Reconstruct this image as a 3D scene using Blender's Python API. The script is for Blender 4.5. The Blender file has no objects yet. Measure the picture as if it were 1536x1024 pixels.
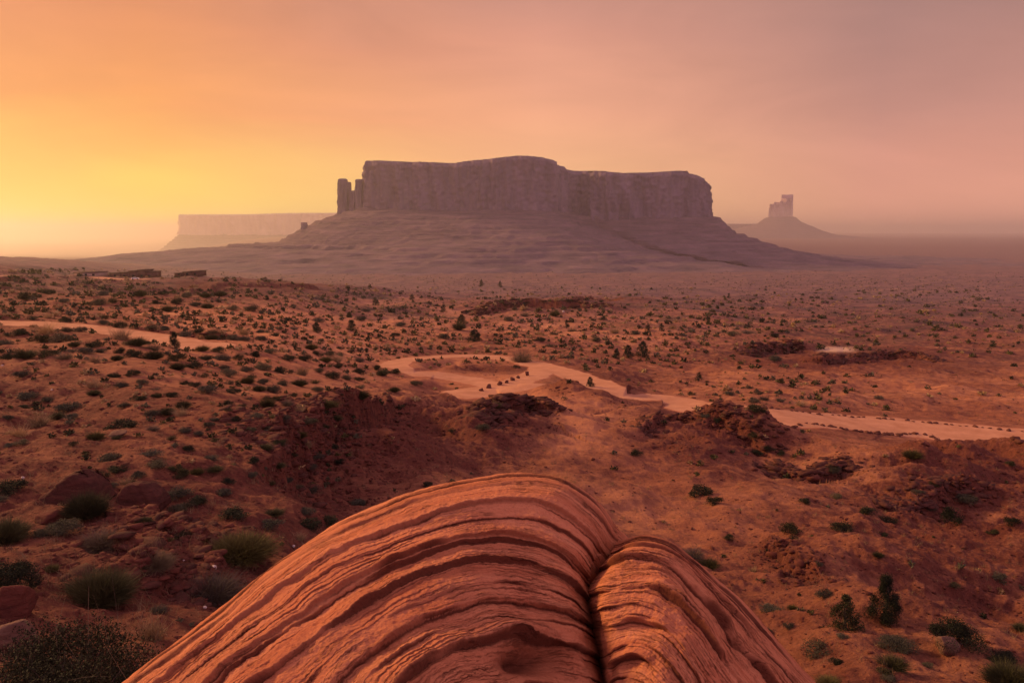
import bpy, math, numpy as np
from mathutils import Vector
R = math.radians
scene = bpy.context.scene
COL = scene.collection
rng = np.random.default_rng(7)

# ------------------------------------------------------------------ camera
F = 1195.0; PITCH = math.atan(167.0 / F)          # focal length in photo pixels, downward tilt
cam_d = bpy.data.cameras.new('camera'); cam = bpy.data.objects.new('camera', cam_d); COL.objects.link(cam)
cam_d.sensor_width = 36; cam_d.lens = 36 * F / 1536; cam_d.clip_start = 0.05; cam_d.clip_end = 200000
cam.location = (0, 0, 0); cam.rotation_euler = (R(90) - PITCH, 0, 0)
scene.camera = cam
# ------------------------------------------------------------------ light
SUN_AZ, SUN_EL = R(-62), R(22)                    # azimuth from the view axis, negative = left
scene.view_settings.view_transform = 'Standard'; scene.view_settings.look = 'None'
scene.view_settings.exposure = 0.0; scene.view_settings.gamma = 1
scene.cycles.use_denoising = True; scene.cycles.denoising_prefilter = 'ACCURATE'; scene.cycles.use_adaptive_sampling = False
scene.cycles.max_bounces = 5; scene.cycles.diffuse_bounces = 3; scene.cycles.glossy_bounces = 2
scene.cycles.transparent_max_bounces = 8; scene.cycles.volume_bounces = 2
sun_d = bpy.data.lights.new('sun', 'SUN'); sun = bpy.data.objects.new('sun', sun_d); COL.objects.link(sun)
sun_d.energy = 4.2; sun_d.angle = R(8); sun_d.color = (1.0, 0.61, 0.27)
sdir = Vector((math.sin(SUN_AZ) * math.cos(SUN_EL), math.cos(SUN_AZ) * math.cos(SUN_EL), math.sin(SUN_EL)))
sun.rotation_euler = sdir.to_track_quat('Z', 'Y').to_euler()

def lin(r, g, b):
    f = lambda c: (c / 255 / 12.92) if c < 10.3 else ((c / 255 + .055) / 1.055) ** 2.4
    return (f(r), f(g), f(b), 1)

world = bpy.data.worlds.new('World'); scene.world = world; world.use_nodes = True
nt = world.node_tree; nt.nodes.clear()
def N(t, ty, **kw):
    n = t.nodes.new(ty)
    for k, v in kw.items(): setattr(n, k, v)
    return n
def L(t, a, b): t.links.new(a, b)
def math_n(t, op, a, b=None, c=None, clamp=False):
    n = N(t, 'ShaderNodeMath', operation=op); n.use_clamp = clamp
    for i, v in enumerate((a, b, c)):
        if v is None: continue
        if isinstance(v, (int, float)): n.inputs[i].default_value = v
        else: L(t, v, n.inputs[i])
    return n.outputs[0]
def ramp(t, fac, stops, interp='LINEAR'):
    n = N(t, 'ShaderNodeValToRGB'); cr = n.color_ramp; cr.interpolation = interp
    while len(cr.elements) < len(stops): cr.elements.new(0.5)
    for e, (p, c) in zip(cr.elements, stops):
        e.position = p; e.color = c if len(c) == 4 else (*c, 1)
    if fac is not None: L(t, fac, n.inputs[0])
    return n.outputs[0]
def mixc(t, fac, a, b, mode='MIX'):
    n = N(t, 'ShaderNodeMix', data_type='RGBA', blend_type=mode)
    for s, v in ((n.inputs[0], fac), (n.inputs[6], a), (n.inputs[7], b)):
        if isinstance(v, (int, float)): s.default_value = v
        elif isinstance(v, tuple): s.default_value = v if len(v) == 4 else (*v, 1)
        else: L(t, v, s)
    return n.outputs[2]
def noise(t, vec, scale, detail=4, rough=.55, dist=0):
    n = N(t, 'ShaderNodeTexNoise'); n.inputs['Scale'].default_value = scale; n.inputs['Detail'].default_value = detail
    n.inputs['Roughness'].default_value = rough; n.inputs['Distortion'].default_value = dist
    if vec is not None: L(t, vec, n.inputs['Vector'])
    return n.outputs[0]
def mapr(t, v, a, b, c=0., d=1.):
    n = N(t, 'ShaderNodeMapRange'); L(t, v, n.inputs[0])
    for i, x in enumerate((a, b, c, d)): n.inputs[i + 1].default_value = x
    return n.outputs[0]

tc = N(nt, 'ShaderNodeTexCoord'); sep = N(nt, 'ShaderNodeSeparateXYZ'); L(nt, tc.outputs['Generated'], sep.inputs[0])
az = math_n(nt, 'ARCTAN2', sep.outputs[0], sep.outputs[1])                     # 0 = view axis, - = left
el = math_n(nt, 'ARCSINE', sep.outputs[2])
smoke_map = N(nt, 'ShaderNodeMapping'); smoke_map.inputs['Scale'].default_value = (1.0, 1.0, 4.0); L(nt, tc.outputs['Generated'], smoke_map.inputs[0])
smoke = noise(nt, smoke_map.outputs[0], 1.6, 4, .5, .6)
el2 = math_n(nt, 'ADD', el, math_n(nt, 'MULTIPLY', math_n(nt, 'SUBTRACT', smoke, .5), R(7)))
ef = mapr(nt, el2, R(-2), R(40))
def st(deg): return (deg + 2) / 42
left_ = ramp(nt, ef, [(0, lin(255, 226, 90)), (st(1), lin(255, 222, 92)), (st(4.5), lin(254, 198, 94)), (st(8.5), lin(248, 162, 92)), (st(13), lin(230, 146, 96)), (st(17), lin(196, 128, 98)), (1, lin(150, 112, 110))])
mid_ = ramp(nt, ef, [(0, lin(255, 200, 130)), (st(1), lin(255, 200, 130)), (st(4.5), lin(255, 190, 134)), (st(8.5), lin(246, 172, 133)), (st(13), lin(222, 153, 129)), (st(17), lin(198, 142, 128)), (1, lin(145, 114, 110))])
right_ = ramp(nt, ef, [(0, lin(236, 162, 136)), (st(1), lin(236, 162, 136)), (st(4.5), lin(224, 154, 132)), (st(8.5), lin(202, 143, 128)), (st(13), lin(180, 132, 122)), (st(17), lin(156, 121, 115)), (1, lin(135, 112, 114))])
back_ = ramp(nt, ef, [(0, lin(214, 172, 202)), (st(10), lin(218, 176, 206)), (1, lin(218, 176, 204))])
c1 = mixc(nt, mapr(nt, az, R(-24), R(2)), left_, mid_)
c2 = mixc(nt, mapr(nt, az, R(2), R(24)), c1, right_)
c3 = mixc(nt, mapr(nt, az, R(40), R(95)), c2, back_)
c4 = mixc(nt, mapr(nt, az, R(-150), R(-85)), back_, c3)
up = mapr(nt, el, R(35), R(80))
c5 = mixc(nt, up, c4, lin(222, 178, 196))
vary = mapr(nt, noise(nt, smoke_map.outputs[0], 2.6, 6, .58, .8), .3, .7, .93, 1.07)
c6 = mixc(nt, 1.0, c5, (1, 1, 1, 1), 'MULTIPLY')
vm = N(nt, 'ShaderNodeVectorMath', operation='SCALE'); L(nt, c6, vm.inputs[0]); L(nt, vary, vm.inputs[3])
bg1 = N(nt, 'ShaderNodeBackground'); L(nt, vm.outputs[0], bg1.inputs[0]); bg1.inputs[1].default_value = 1.0
sky = N(nt, 'ShaderNodeTexSky', sky_type='NISHITA'); sky.sun_disc = False
sky.sun_elevation = SUN_EL; sky.sun_rotation = SUN_AZ; sky.dust_density = 1.0; sky.altitude = 1600
bg2 = N(nt, 'ShaderNodeBackground'); L(nt, sky.outputs[0], bg2.inputs[0]); bg2.inputs[1].default_value = 0.003
add = N(nt, 'ShaderNodeAddShader'); L(nt, bg1.outputs[0], add.inputs[0]); L(nt, bg2.outputs[0], add.inputs[1])
wo = N(nt, 'ShaderNodeOutputWorld'); L(nt, add.outputs[0], wo.inputs[0])

# ------------------------------------------------------------------ helpers
def tag(o, label=None, cat=None, group=None, kind=None):
    if label: o['label'] = label
    if cat: o['category'] = cat
    if group: o['group'] = group
    if kind: o['kind'] = kind
    return o
def empty(name, loc):
    o = bpy.data.objects.new(name, None); COL.objects.link(o); o.location = loc; o.empty_display_size = .2; return o
def mesh(name, V, Fc, mat, smooth=True, attrs=None, uv=None):
    """V (n,3); Fc (m,k) with one k"""
    V = np.asarray(V, np.float32); Fc = np.asarray(Fc, np.int32); k = Fc.shape[1]
    me = bpy.data.meshes.new(name); me.vertices.add(len(V)); me.vertices.foreach_set('co', V.ravel())
    me.loops.add(Fc.size); me.loops.foreach_set('vertex_index', Fc.ravel())
    me.polygons.add(len(Fc)); me.polygons.foreach_set('loop_start', np.arange(0, Fc.size, k, dtype=np.int32))
    if smooth: me.polygons.foreach_set('use_smooth', np.ones(len(Fc), bool))
    me.update(calc_edges=True)
    for n_, a in (attrs or {}).items():
        at = me.attributes.new(n_, 'FLOAT', 'POINT'); at.data.foreach_set('value', np.asarray(a, np.float32).ravel())
    if uv is not None:
        l = me.uv_layers.new(name='UVMap'); l.data.foreach_set('uv', np.asarray(uv, np.float32)[Fc.ravel()].ravel())
    if mat:
        for m in (mat if isinstance(mat, (list, tuple)) else [mat]): me.materials.append(m)
    return me
def obj(name, me, parent=None, loc=None, rz=0, sc=None):
    o = bpy.data.objects.new(name, me); COL.objects.link(o)
    if parent: o.parent = parent
    if loc is not None: o.location = loc
    o.rotation_euler[2] = rz
    if sc is not None: o.scale = sc
    return o
def grid_faces(nr, nc, wrap=False):
    i = np.arange(nr - 1)[:, None]; j = np.arange(nc if wrap else nc - 1)[None, :]
    a = i * nc + j; b = i * nc + (j + 1) % nc
    return np.stack([a, b, b + nc, a + nc], -1).reshape(-1, 4)

def _h(ix, iy, s):
    h = (ix.astype(np.uint32) * np.uint32(374761393) + iy.astype(np.uint32) * np.uint32(668265263) + np.uint32((s * 974711) & 0xffffffff))
    h = (h ^ (h >> np.uint32(13))) * np.uint32(1274126177); h = h ^ (h >> np.uint32(16))
    return h
def pn(x, y, s=0):
    x = np.asarray(x, np.float64); y = np.asarray(y, np.float64)
    x0 = np.floor(x); y0 = np.floor(y); fx = (x - x0).astype(np.float32); fy = (y - y0).astype(np.float32)
    ix = x0.astype(np.int64) & 0xffffffff; iy = y0.astype(np.int64) & 0xffffffff
    u = fx * fx * fx * (fx * (fx * 6 - 15) + 10); v = fy * fy * fy * (fy * (fy * 6 - 15) + 10)
    def g(dx, dy):
        a = (_h((ix + dx) & 0xffffffff, (iy + dy) & 0xffffffff, s) & np.uint32(255)).astype(np.float32) * np.float32(2 * math.pi / 256)
        return np.cos(a) * (fx - dx) + np.sin(a) * (fy - dy)
    n00, n10, n01, n11 = g(0, 0), g(1, 0), g(0, 1), g(1, 1)
    return ((n00 * (1 - u) + n10 * u) * (1 - v) + (n01 * (1 - u) + n11 * u) * v) * 1.5
def fbm(x, y, oct=4, s=0, gain=.5, ridged=False):
    r = 0; a = 1; f = 1
    for k in range(oct):
        n_ = pn(x * f, y * f, s + k)
        r = r + a * ((.5 - np.abs(n_)) * 2 - .5 if ridged else n_); a *= gain; f *= 2.03
    return r
def sstep(a, b, x):
    t_ = np.clip((x - a) / (b - a), 0, 1); return t_ * t_ * (3 - 2 * t_)
def catmull(P, ts):
    """P (n,d) at integer params, ts float params"""
    P = np.asarray(P, float); n = len(P)
    Q = np.concatenate([2 * P[:1] - P[1:2], P, 2 * P[-1:] - P[-2:-1]])
    i = np.clip(np.floor(ts).astype(int), 0, n - 2); f = (ts - i)[:, None] if P.ndim == 2 else (ts - i).reshape((-1,) + (1,) * (P.ndim - 1))
    p0, p1, p2, p3 = Q[i], Q[i + 1], Q[i + 2], Q[i + 3]
    return .5 * (2 * p1 + (p2 - p0) * f + (2 * p0 - 5 * p1 + 4 * p2 - p3) * f ** 2 + (3 * p1 - p0 - 3 * p2 + p3) * f ** 3)
def resample(P, n):
    D_ = catmull(P, np.linspace(0, len(P) - 1, 40 * len(P)))
    s_ = np.concatenate([[0], np.cumsum(np.linalg.norm(np.diff(D_, axis=0), axis=1))])
    q = np.linspace(0, s_[-1], n)
    return np.stack([np.interp(q, s_, D_[:, k]) for k in range(D_.shape[1])], 1)

cp, sp = math.cos(PITCH), math.sin(PITCH)
def ray(px, py):
    u = (np.asarray(px, float) - 768) / F; v = (512 - np.asarray(py, float)) / F
    fy = cp + sp * v
    return u / fy, (cp * v - sp) / fy                # x/y and z/y
def at(px, py, D):
    a, t_ = ray(px, py); D = np.asarray(D, float)
    return np.stack([a * D, D + 0 * a, t_ * D], -1)
def tan_of(py): return ray(768, py)[1]
def project(x, y, z):
    y = np.maximum(y, 1e-3); dz = y * cp - z * sp
    return 768 + F * x / dz, 512 - F * (y * sp + z * cp) / dz

# ------------------------------------------------------------------ terrain: (distance, photo row) along azimuths
TAIL = [(1000, 437), (1800, 415), (3000, 398), (6000, 371.5), (12000, 358.3), (30000, 350.6), (80000, 348)]
TAILL = [(3000,392),(6000,388),(12000,385),(18000,381),(30000,367.7),(90000,352.6)]
TAB = {
 -150: [(7,1010),(10,900),(14,800),(19,728),(24,680),(31,632),(38,600),(48,558),(62,520),(78,494),(95,490),(120,480),(200,447),(350,418),(550,398),(900,390),(1500,383)] + TAILL,
 0: [(7,1010),(10,900),(14,800),(19,728),(24,680),(31,632),(38,600),(48,560),(63,520),(78,494),(95,492),(120,481),(200,449),(350,420),(550,401),(900,393),(1500,384)] + TAILL,
 120: [(7,1050),(10,920),(14,808),(19,732),(24,683),(31,636),(38,602),(48,562),(64,520),(80,500),(98,496),(125,482),(200,454),(350,427),(550,413),(900,402),(1500,390)] + TAILL,
 230: [(7,1080),(10,940),(14,818),(19,737),(24,687),(31,642),(38,607),(48,566),(66,526),(86,512),(105,503),(140,482),(200,459),(350,434),(500,420),(560,415),(700,418),(1500,408),(2200,398)] + TAILL[1:],
 400: [(8,1100),(12,930),(17,810),(22,752),(28,705),(36,660),(46,620),(58,585),(72,557),(90,530),(115,508),(150,488),(220,465),(330,450),(420,440),(520,415),(620,425)] + TAIL,
 550: [(10,1100),(15,930),(22,830),(30,760),(38,712),(46,675),(54,642),(62,614),(74,596),(95,575),(120,548),(150,528),(190,508),(260,486),(400,462),(520,444),(620,428),(800,436)] + TAIL,
 700: [(10,1150),(20,900),(32,790),(42,730),(52,690),(64,655),(80,622),(95,600),(108,586),(122,572),(140,558),(155,547),(175,533),(205,515),(260,492),(400,466),(600,448)] + TAIL,
 850: [(10,1150),(20,900),(32,790),(42,730),(55,682),(70,642),(85,612),(100,588),(110,572),(125,568),(150,555),(170,540),(195,523),(250,495),(400,466),(600,448)] + TAIL,
 1000: [(12,1100),(22,920),(30,840),(38,785),(48,737),(58,700),(70,664),(85,635),(100,614),(118,604),(135,591),(160,570),(190,545),(240,515),(320,490),(450,468),(650,450)] + TAIL,
 1150: [(12,1100),(22,930),(30,850),(38,797),(48,750),(58,715),(68,684),(77,655),(90,636),(103,620),(114,609),(130,590),(160,565),(200,540),(260,515),(360,490),(500,470),(700,450)] + TAIL,
 1300: [(10,1100),(20,935),(28,862),(36,812),(46,767),(56,738),(66,715),(76,697),(86,678),(96,655),(104,640),(114,627),(132,600),(160,573),(200,548),(230,537),(300,510),(420,485),(600,462)] + TAIL,
 1450: [(10,1120),(20,955),(28,885),(36,832),(46,785),(56,745),(64,716),(74,692),(86,680),(94,668),(104,650),(116,635),(132,608),(160,580),(200,555),(240,535),(300,515),(420,488),(600,464)] + TAIL,
 1650: [(10,1140),(20,975),(28,900),(36,842),(46,790),(56,748),(64,722),(74,700),(86,688),(94,678),(104,660),(116,645),(132,615),(160,585),(200,558),(240,538),(300,515),(420,488),(600,464)] + TAIL,
}
LD = np.linspace(math.log(5), math.log(90000), 700)
cols_px = sorted(TAB); cols_a = np.array([(c - 768) / F / cp for c in cols_px])
ROWS = []
for c in cols_px:
    d = np.array([p[0] for p in TAB[c]], float); t_ = tan_of(np.array([p[1] for p in TAB[c]], float))
    r_ = np.interp(LD, np.log(d), t_)
    near = LD < math.log(d[0]); r_[near] = (d[0] * t_[0]) / np.exp(LD[near])     # level close in
    k_ = np.exp(-np.linspace(-2.5, 2.5, 15) ** 2); k_ /= k_.sum()
    zz = r_ * np.exp(LD); zz = np.convolve(np.pad(zz, 7, 'edge'), k_, 'valid'); ROWS.append(zz)
ROWS = np.array(ROWS)                               # z, (column, LD)
FA = np.linspace(cols_a[0], cols_a[-1], 400)
par = np.interp(FA, cols_a, np.arange(len(cols_a)))
BASE = catmull(ROWS, par)                           # (400, 700)
def bil(A, fa, fb):
    i = np.clip(np.floor(fa).astype(int), 0, A.shape[0] - 2); j = np.clip(np.floor(fb).astype(int), 0, A.shape[1] - 2)
    u = np.clip(fa - i, 0, 1); v = np.clip(fb - j, 0, 1)
    return (A[i, j] * (1 - u) + A[i + 1, j] * u) * (1 - v) + (A[i, j + 1] * (1 - u) + A[i + 1, j + 1] * u) * v
def base(x, y):
    r = np.hypot(x, y); th = np.arctan2(x, y); D = r * np.maximum(np.cos(th), .74)
    a = np.clip(np.tan(np.clip(th, -1.2, 1.2)), FA[0], FA[-1])
    fa = (a - FA[0]) / (FA[1] - FA[0]); fb = (np.log(np.maximum(D, 5)) - LD[0]) / (LD[1] - LD[0])
    return bil(BASE, fa, fb)
_Dm = np.exp(np.linspace(math.log(5.5), math.log(20000), 1400))
def hit_fn(H, px, py):
    px = np.atleast_1d(np.asarray(px, float)); py = np.atleast_1d(np.asarray(py, float)); a, t_ = ray(px, py)
    X = a[:, None] * _Dm; Y = np.broadcast_to(_Dm, X.shape); G = H(X, Y) - t_[:, None] * _Dm
    k = np.argmax(G > 0, 1); k = np.where((G > 0).any(1), k, len(_Dm) - 1); k = np.maximum(k, 1)
    i = np.arange(len(px)); g0, g1 = G[i, k - 1], G[i, k]; f = np.clip(g0 / (g0 - g1 + 1e-9), 0, 1)
    D = _Dm[k - 1] * (1 - f) + _Dm[k] * f
    return np.stack([a * D, D], 1)
def hb(pts): return hit_fn(base, [p[0] for p in pts], [p[1] for p in pts])

def seg_dist(x, y, P, sides=False):
    """distance to polyline, param 0..1 along it, signed side"""
    best = np.full(x.shape, 1e9, np.float32); par_ = np.zeros(x.shape, np.float32); side = np.zeros(x.shape, np.float32); n = len(P) - 1
    for k in range(n):
        ax, ay = P[k]; dx, dy = P[k + 1] - P[k]; l2 = dx * dx + dy * dy + 1e-9
        t_ = np.clip(((x - ax) * dx + (y - ay) * dy) / l2, 0, 1)
        ex = x - ax - t_ * dx; ey = y - ay - t_ * dy; d = np.hypot(ex, ey); m = d < best
        best = np.where(m, d, best); par_ = np.where(m, (k + t_) / n, par_)
        side = np.where(m, np.sign(dx * ey - dy * ex), side)   # + = left of travel
    return best, par_, side
def near_mask(x, y, P, w):
    lo = P.min(0) - w; hi = P.max(0) + w
    return (x > lo[0]) & (x < hi[0]) & (y > lo[1]) & (y < hi[1])

# roads: photo points on the base ground -> world centre lines
ROADS = [
 (hb([(1760,690),(1640,673),(1536,658),(1400,645),(1300,637),(1200,628),(1130,621),(1060,612)]), 12.0),
 (hb([(1080,614),(1050,610),(990,602),(935,591),(885,573),(835,555),(795,545)]), 6.6),
 (hb([(795,545),(760,538),(700,534.5),(640,536.5),(602,542),(590,549),(610,557),(655,564),(705,572),(740,577),(775,572),(805,561),(812,551),(795,545)]), 5.6),
 (hb([(700,589),(740,583),(775,580),(798,576)]), 7.5),
 (hb([(-60,484),(40,486),(110,491),(180,500),(250,511),(285,517),(318,521)]), 5.6),
 (hb([(-40,416),(60,413),(120,414),(170,418),(215,419)]), 9.0),
]
# shape features:  ridge (pts, height, half width), scarp (pts, drop, width): ground on the RIGHT of travel is lowered
RIDGES = [
 (hb([(680,554),(720,553),(760,553),(795,554)]), .9, 3.2),
 (hb([(838,582),(862,594),(905,612),(955,624)]), 1.3, 3.6),
 (hb([(885,566),(915,578),(945,592),(962,600)]), 1.3, 3.5),
 (hb([(975,664),(1040,650),(1100,652)]), 1.3, 5.0),
 (hb([(1100,652),(1160,668),(1210,688),(1270,708)]), 1.4, 4.5),
 (hb([(1350,725),(1400,712),(1450,700),(1510,704),(1570,712)]), 2.0, 6.0),
 (hb([(1140,770),(1250,742),(1330,740)]), .8, 6.0),
 (hb([(610,622),(650,618),(700,624),(740,632)]), .9, 5.0),
 (hb([(560,700),(640,668),(700,652)]), 1.0, 5.0),
 (hb([(720,662),(780,642),(850,640)]), 1.0, 4.0),
 (hb([(1020,515),(1100,508),(1180,512)]), 2.0, 16.0),
 (hb([(590,524),(660,520),(760,524)]), .6, 6.0),
 (hb([(250,455),(380,452),(480,458)]), 1.5, 20.0),
]
SCARPS = [
 (hb([(350,738),(395,680),(470,655),(540,630),(592,612)]), 3.8, .7),
 (hb([(700,668),(760,640),(800,632),(865,642)]), 2.2, .7),
 (hb([(940,668),(1000,648),(1070,655),(1130,668),(1190,700)]), 2.0, .7),
 (hb([(1130,690),(1200,715),(1290,720)]), 1.0, .9),
 (hb([(1300,765),(1400,745),(1536,752)]), 1.0, .9),
 (hb([(1110,532),(1150,521),(1190,517),(1226,521)]), 4.0, 1.8),
 (hb([(1180,536),(1225,541),(1290,536),(1335,530),(1380,533),(1425,548)]), 3.6, 1.8),
 (hb([(690,468),(780,458),(870,460),(960,466)]), 7.0, 4),
 (hb([(840,452),(900,446),(980,450)]), 7.0, 4),
 (hb([(220,440),(330,426),(430,428),(540,440)]), 3.0, 4),
 (hb([(60,486),(180,492),(300,506),(420,520)]), .9, 1.2),
 (hb([(1130,800),(1170,830),(1225,870),(1290,905)]), .5, .5),
 (hb([(150,880),(260,800),(330,770)]), .6, .8),
]
def road_mask(x, y):
    m = np.zeros(x.shape, np.float32); zr = np.zeros(x.shape, np.float32); ws = np.zeros(x.shape, np.float32) + 1e-9; core = np.zeros(x.shape, np.float32)
    for P, w in ROADS:
        b_ = near_mask(x, y, P, w * 3.2)
        if not b_.any(): continue
        xs, ys = x[b_], y[b_]
        Q = resample(P, max(12, len(P) * 6)); d, t_, _ = seg_dist(xs, ys, Q)
        zq = base(Q[:, 0], Q[:, 1]); kk = np.ones(7) / 7; zq = np.convolve(np.pad(zq, 3, 'edge'), kk, 'valid')
        z_ = np.interp(t_, np.linspace(0, 1, len(Q)), zq)
        k_ = 1 - sstep(w * .5, w * 1.15, d + .0); e = d + .45 * fbm(xs * .25, ys * .25, 3, 61, .6)
        m[b_] = np.maximum(m[b_], k_); ww = 1 / (d + .5) ** 2 * (d < w * 3); zr[b_] += z_ * ww; ws[b_] += ww
        core[b_] = np.maximum(core[b_], 1 - sstep(w * .5 - .5, w * .5 + .3, e))
    return m, zr / ws, core
# how sandy (1) or shaly (0) the ground is, as soil laid down where these places are
BLOBS = [
  (868,640,55,45,.45),(960,750,150,40,.2),(825,603,45,14,.5),(520,520,60,30,.2),
  (330,500,230,55,.42),(620,478,330,30,.5),(700,560,140,26,.5),(420,560,140,60,.30),(960,500,160,30,.35),(1300,590,330,45,.22),(900,650,110,60,.25),(1250,690,70,35,.35),
  (1000,790,160,50,.15),(820,590,70,22,.3),(1230,900,120,60,.12),(300,640,160,50,.1),(1255,523,0,0,0),
  (640,650,150,60,-.22),(540,690,120,50,-.12),(250,870,260,110,-.16),(60,600,120,60,-.1),(1090,650,110,34,-.5),(1450,720,150,40,-.36),(350,430,150,15,-.55),(820,457,150,9,-.5),
  (1280,537,160,16,-.45),(1350,460,400,40,-.2),(700,640,60,20,-.2),(780,635,90,25,-.3),(900,575,80,20,-.25),(738,554,62,6,-.9),(1400,850,220,110,-.26),(1150,760,120,30,.1),(1450,960,150,60,-.05),(300,590,240,40,.12),(1000,640,60,14,.1),(650,395,900,35,-.35),(1000,430,700,14,-.12)]
def sandness(x, y, z):
    px, py = project(x, y, np.where(y > 1, z, -4)); S = np.full(x.shape, .36, np.float32); iv = y > 1
    for bx, by, rx, ry, v in BLOBS:
        if rx: S += v * np.exp(-((px - bx) / rx) ** 2 - ((py - by) / ry) ** 2) * iv
    return S
def height(x, y):
    z = base(x, y); r = np.hypot(x, y)
    wx = x + 1.5 * pn(x * .09, y * .09, 31) + .4 * pn(x * .5, y * .5, 32); wy = y + 1.5 * pn(x * .09, y * .09, 33) + .4 * pn(x * .5, y * .5, 34)
    rock = np.zeros(x.shape, np.float32)
    for ri, (P, h, w) in enumerate(RIDGES):
        b_ = near_mask(x, y, P, w * 3)
        if not b_.any(): continue
        d, t_, _ = seg_dist(wx[b_], wy[b_], P)
        rock[b_] = np.maximum(rock[b_], (.85, .6, .75, .45, .3, .3)[min(ri, 5)] * (ri < 5) * np.exp(-(d / w * 1.1) ** 4) * np.clip(.6 + 1.2 * pn(x[b_] / 2.5, y[b_] / 2.5, 46), 0, 1))
        z[b_] += h * np.exp(-(d / w) ** 2) * (1 + .35 * pn(x[b_] * 1.3 / w, y[b_] * 1.3 / w, 35))
    for P, h, w in SCARPS:
        b_ = near_mask(x, y, P, h * 8 + w * 6)
        if not b_.any(): continue
        d, t_, s_ = seg_dist(wx[b_], wy[b_], P); sd = d * s_
        ends = sstep(0, .25, t_) * (1 - sstep(.72, 1, t_))
        st_ = sstep(-w, 0, sd); fall = np.exp(-np.maximum(np.where(sd < 0, d, d * 1.6), 0) / (h * 2.2 + w * 2))
        z[b_] += (h * (st_ - .5) * fall) * ends * (.75 + .5 * pn(x[b_] / (6 + 4 * w), y[b_] / (6 + 4 * w), 47))
        rock[b_] = np.maximum(rock[b_], np.exp(-((sd + w * .5 + h * .2) / (w * 1.3 + h * .6)) ** 2) * ends)
    rm, zr, core = road_mask(x, y)
    amp = (1 - rm) * sstep(5, 14, r)
    left = 1 - sstep(-14, 6, x + .12 * y)            # sandy, smoother hillside on the left
    far = sstep(300, 900, r)
    g = 1 - .7 * left * (1 - sstep(90, 160, r))
    z = z + amp * (1 - far) * (.75 * g * fbm(x / 34, y / 34, 3, 11, .5, True) * sstep(25, 60, r)
        + .50 * g * fbm(x / 9, y / 9, 3, 15, .5) + .16 * fbm(x / 2.2, y / 2.2, 3, 19, .55))
    sh = np.clip(1.15 - 2.2 * np.clip(sandness(x, y, base(x, y)), 0, 1), 0, 1) * sstep(12, 30, r) * (1 - sstep(160, 300, r))
    z = z + amp * sh * (1.0 * fbm(x / 15 + .3 * y / 15, y / 11, 5, 81, .5, True) - .1) + amp * (.25 + sh) * .10 * fbm(x / 1.5, y / 1.5, 3, 87, .6, True) * sstep(8, 20, r) * (1 - far)
    z = z + amp * sstep(150, 400, r) * (1 - sstep(2500, 6000, r)) * (3.0 * fbm(x / 110, y / 110, 4, 23, .5, True) - 1.0)
    z = z + amp * rock * .22 * fbm(x / 2.4, y / 2.4, 3, 27, .55)
    sp_ = np.where(r > 200, 1.1, .34); q_ = z / sp_ + .35 * pn(x / 5, y / 5, 28); fq = q_ - np.floor(q_)
    z = z + amp * rock * (sstep(.30, .62, fq) - fq) * sp_ * .95
    z = z + sstep(60, 12, r) * 0.045 * fbm(x / .45, y / .45, 3, 41, .6) * amp
    # dish of the dry wash far left horizon ridge stays as the table has it
    z = z * 1.0
    z = z * (1 - rm) + zr * rm
    return z, core, rock

th_in = np.linspace(-.645, .645, 1250); th_out = np.linspace(.645, math.pi, 130)[1:]
TH = np.concatenate([-th_out[::-1], th_in, th_out[:-1]])
LR = np.concatenate([np.linspace(math.log(2.0), math.log(7), 30)[:-1], np.linspace(math.log(7), math.log(900), 1150)[:-1], np.linspace(math.log(900), math.log(90000), 190)])
NR, NT = len(LR), len(TH)
rr = np.exp(LR)[:, None]; GX = rr * np.sin(TH)[None]; GY = rr * np.cos(TH)[None]
GZ, CORE, ROCK = height(GX, GY)
TI = np.arange(NT)
def Hs(x, y):
    fa = np.interp(np.log(np.maximum(np.hypot(x, y), 2.0)), LR, np.arange(NR)); fb = np.interp(np.arctan2(x, y), TH, TI)
    return bil(GZ, fa, fb)
def Cs(x, y):
    fa = np.interp(np.log(np.maximum(np.hypot(x, y), 2.0)), LR, np.arange(NR)); fb = np.interp(np.arctan2(x, y), TH, TI)
    return bil(CORE, fa, fb)
def hits(px, py):
    P = hit_fn(Hs, px, py); return np.column_stack([P, Hs(P[:, 0], P[:, 1])])
def spot(px, py): return hits([px], [py])[0]

PXG, PYG = project(GX, GY, np.where(GY > 1, GZ, -4)); inview = (GY > 1)
SAND = np.clip(sandness(GX, GY, GZ) + .22 * fbm(GX / 25, GY / 25, 3, 51), 0, 1)
for bx, by, rx, ry, v in [(350,431,150,10,1),(820,459,130,6,1),(900,449,80,4,.8),(1280,541,130,9,1),(1165,527,55,7,.9),(600,660,100,24,.7),(500,645,70,14,.6),(780,640,70,14,.9),(1000,662,60,12,.8),(1095,640,80,22,.8),(1220,690,60,12,.7),(1440,700,90,16,.6),(1330,750,120,10,.5),(905,600,45,14,.7),(920,575,45,10,.7),(735,554,62,5,.8),(848,580,26,16,1),(60,470,150,8,.4)]:
    ROCK = np.maximum(ROCK, v * np.exp(-((PXG - bx) / rx) ** 4 - ((PYG - by) / ry) ** 4) * inview * np.clip(.65 + .9 * fbm(GX / (4 + .03 * GY), GY / (6 + .08 * GY), 4, 55, .6), 0, 1))
PALE = np.exp(-(((PXG - 1255) / 27) ** 4) - ((PYG - 524) / 4.0) ** 4) * inview

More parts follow.
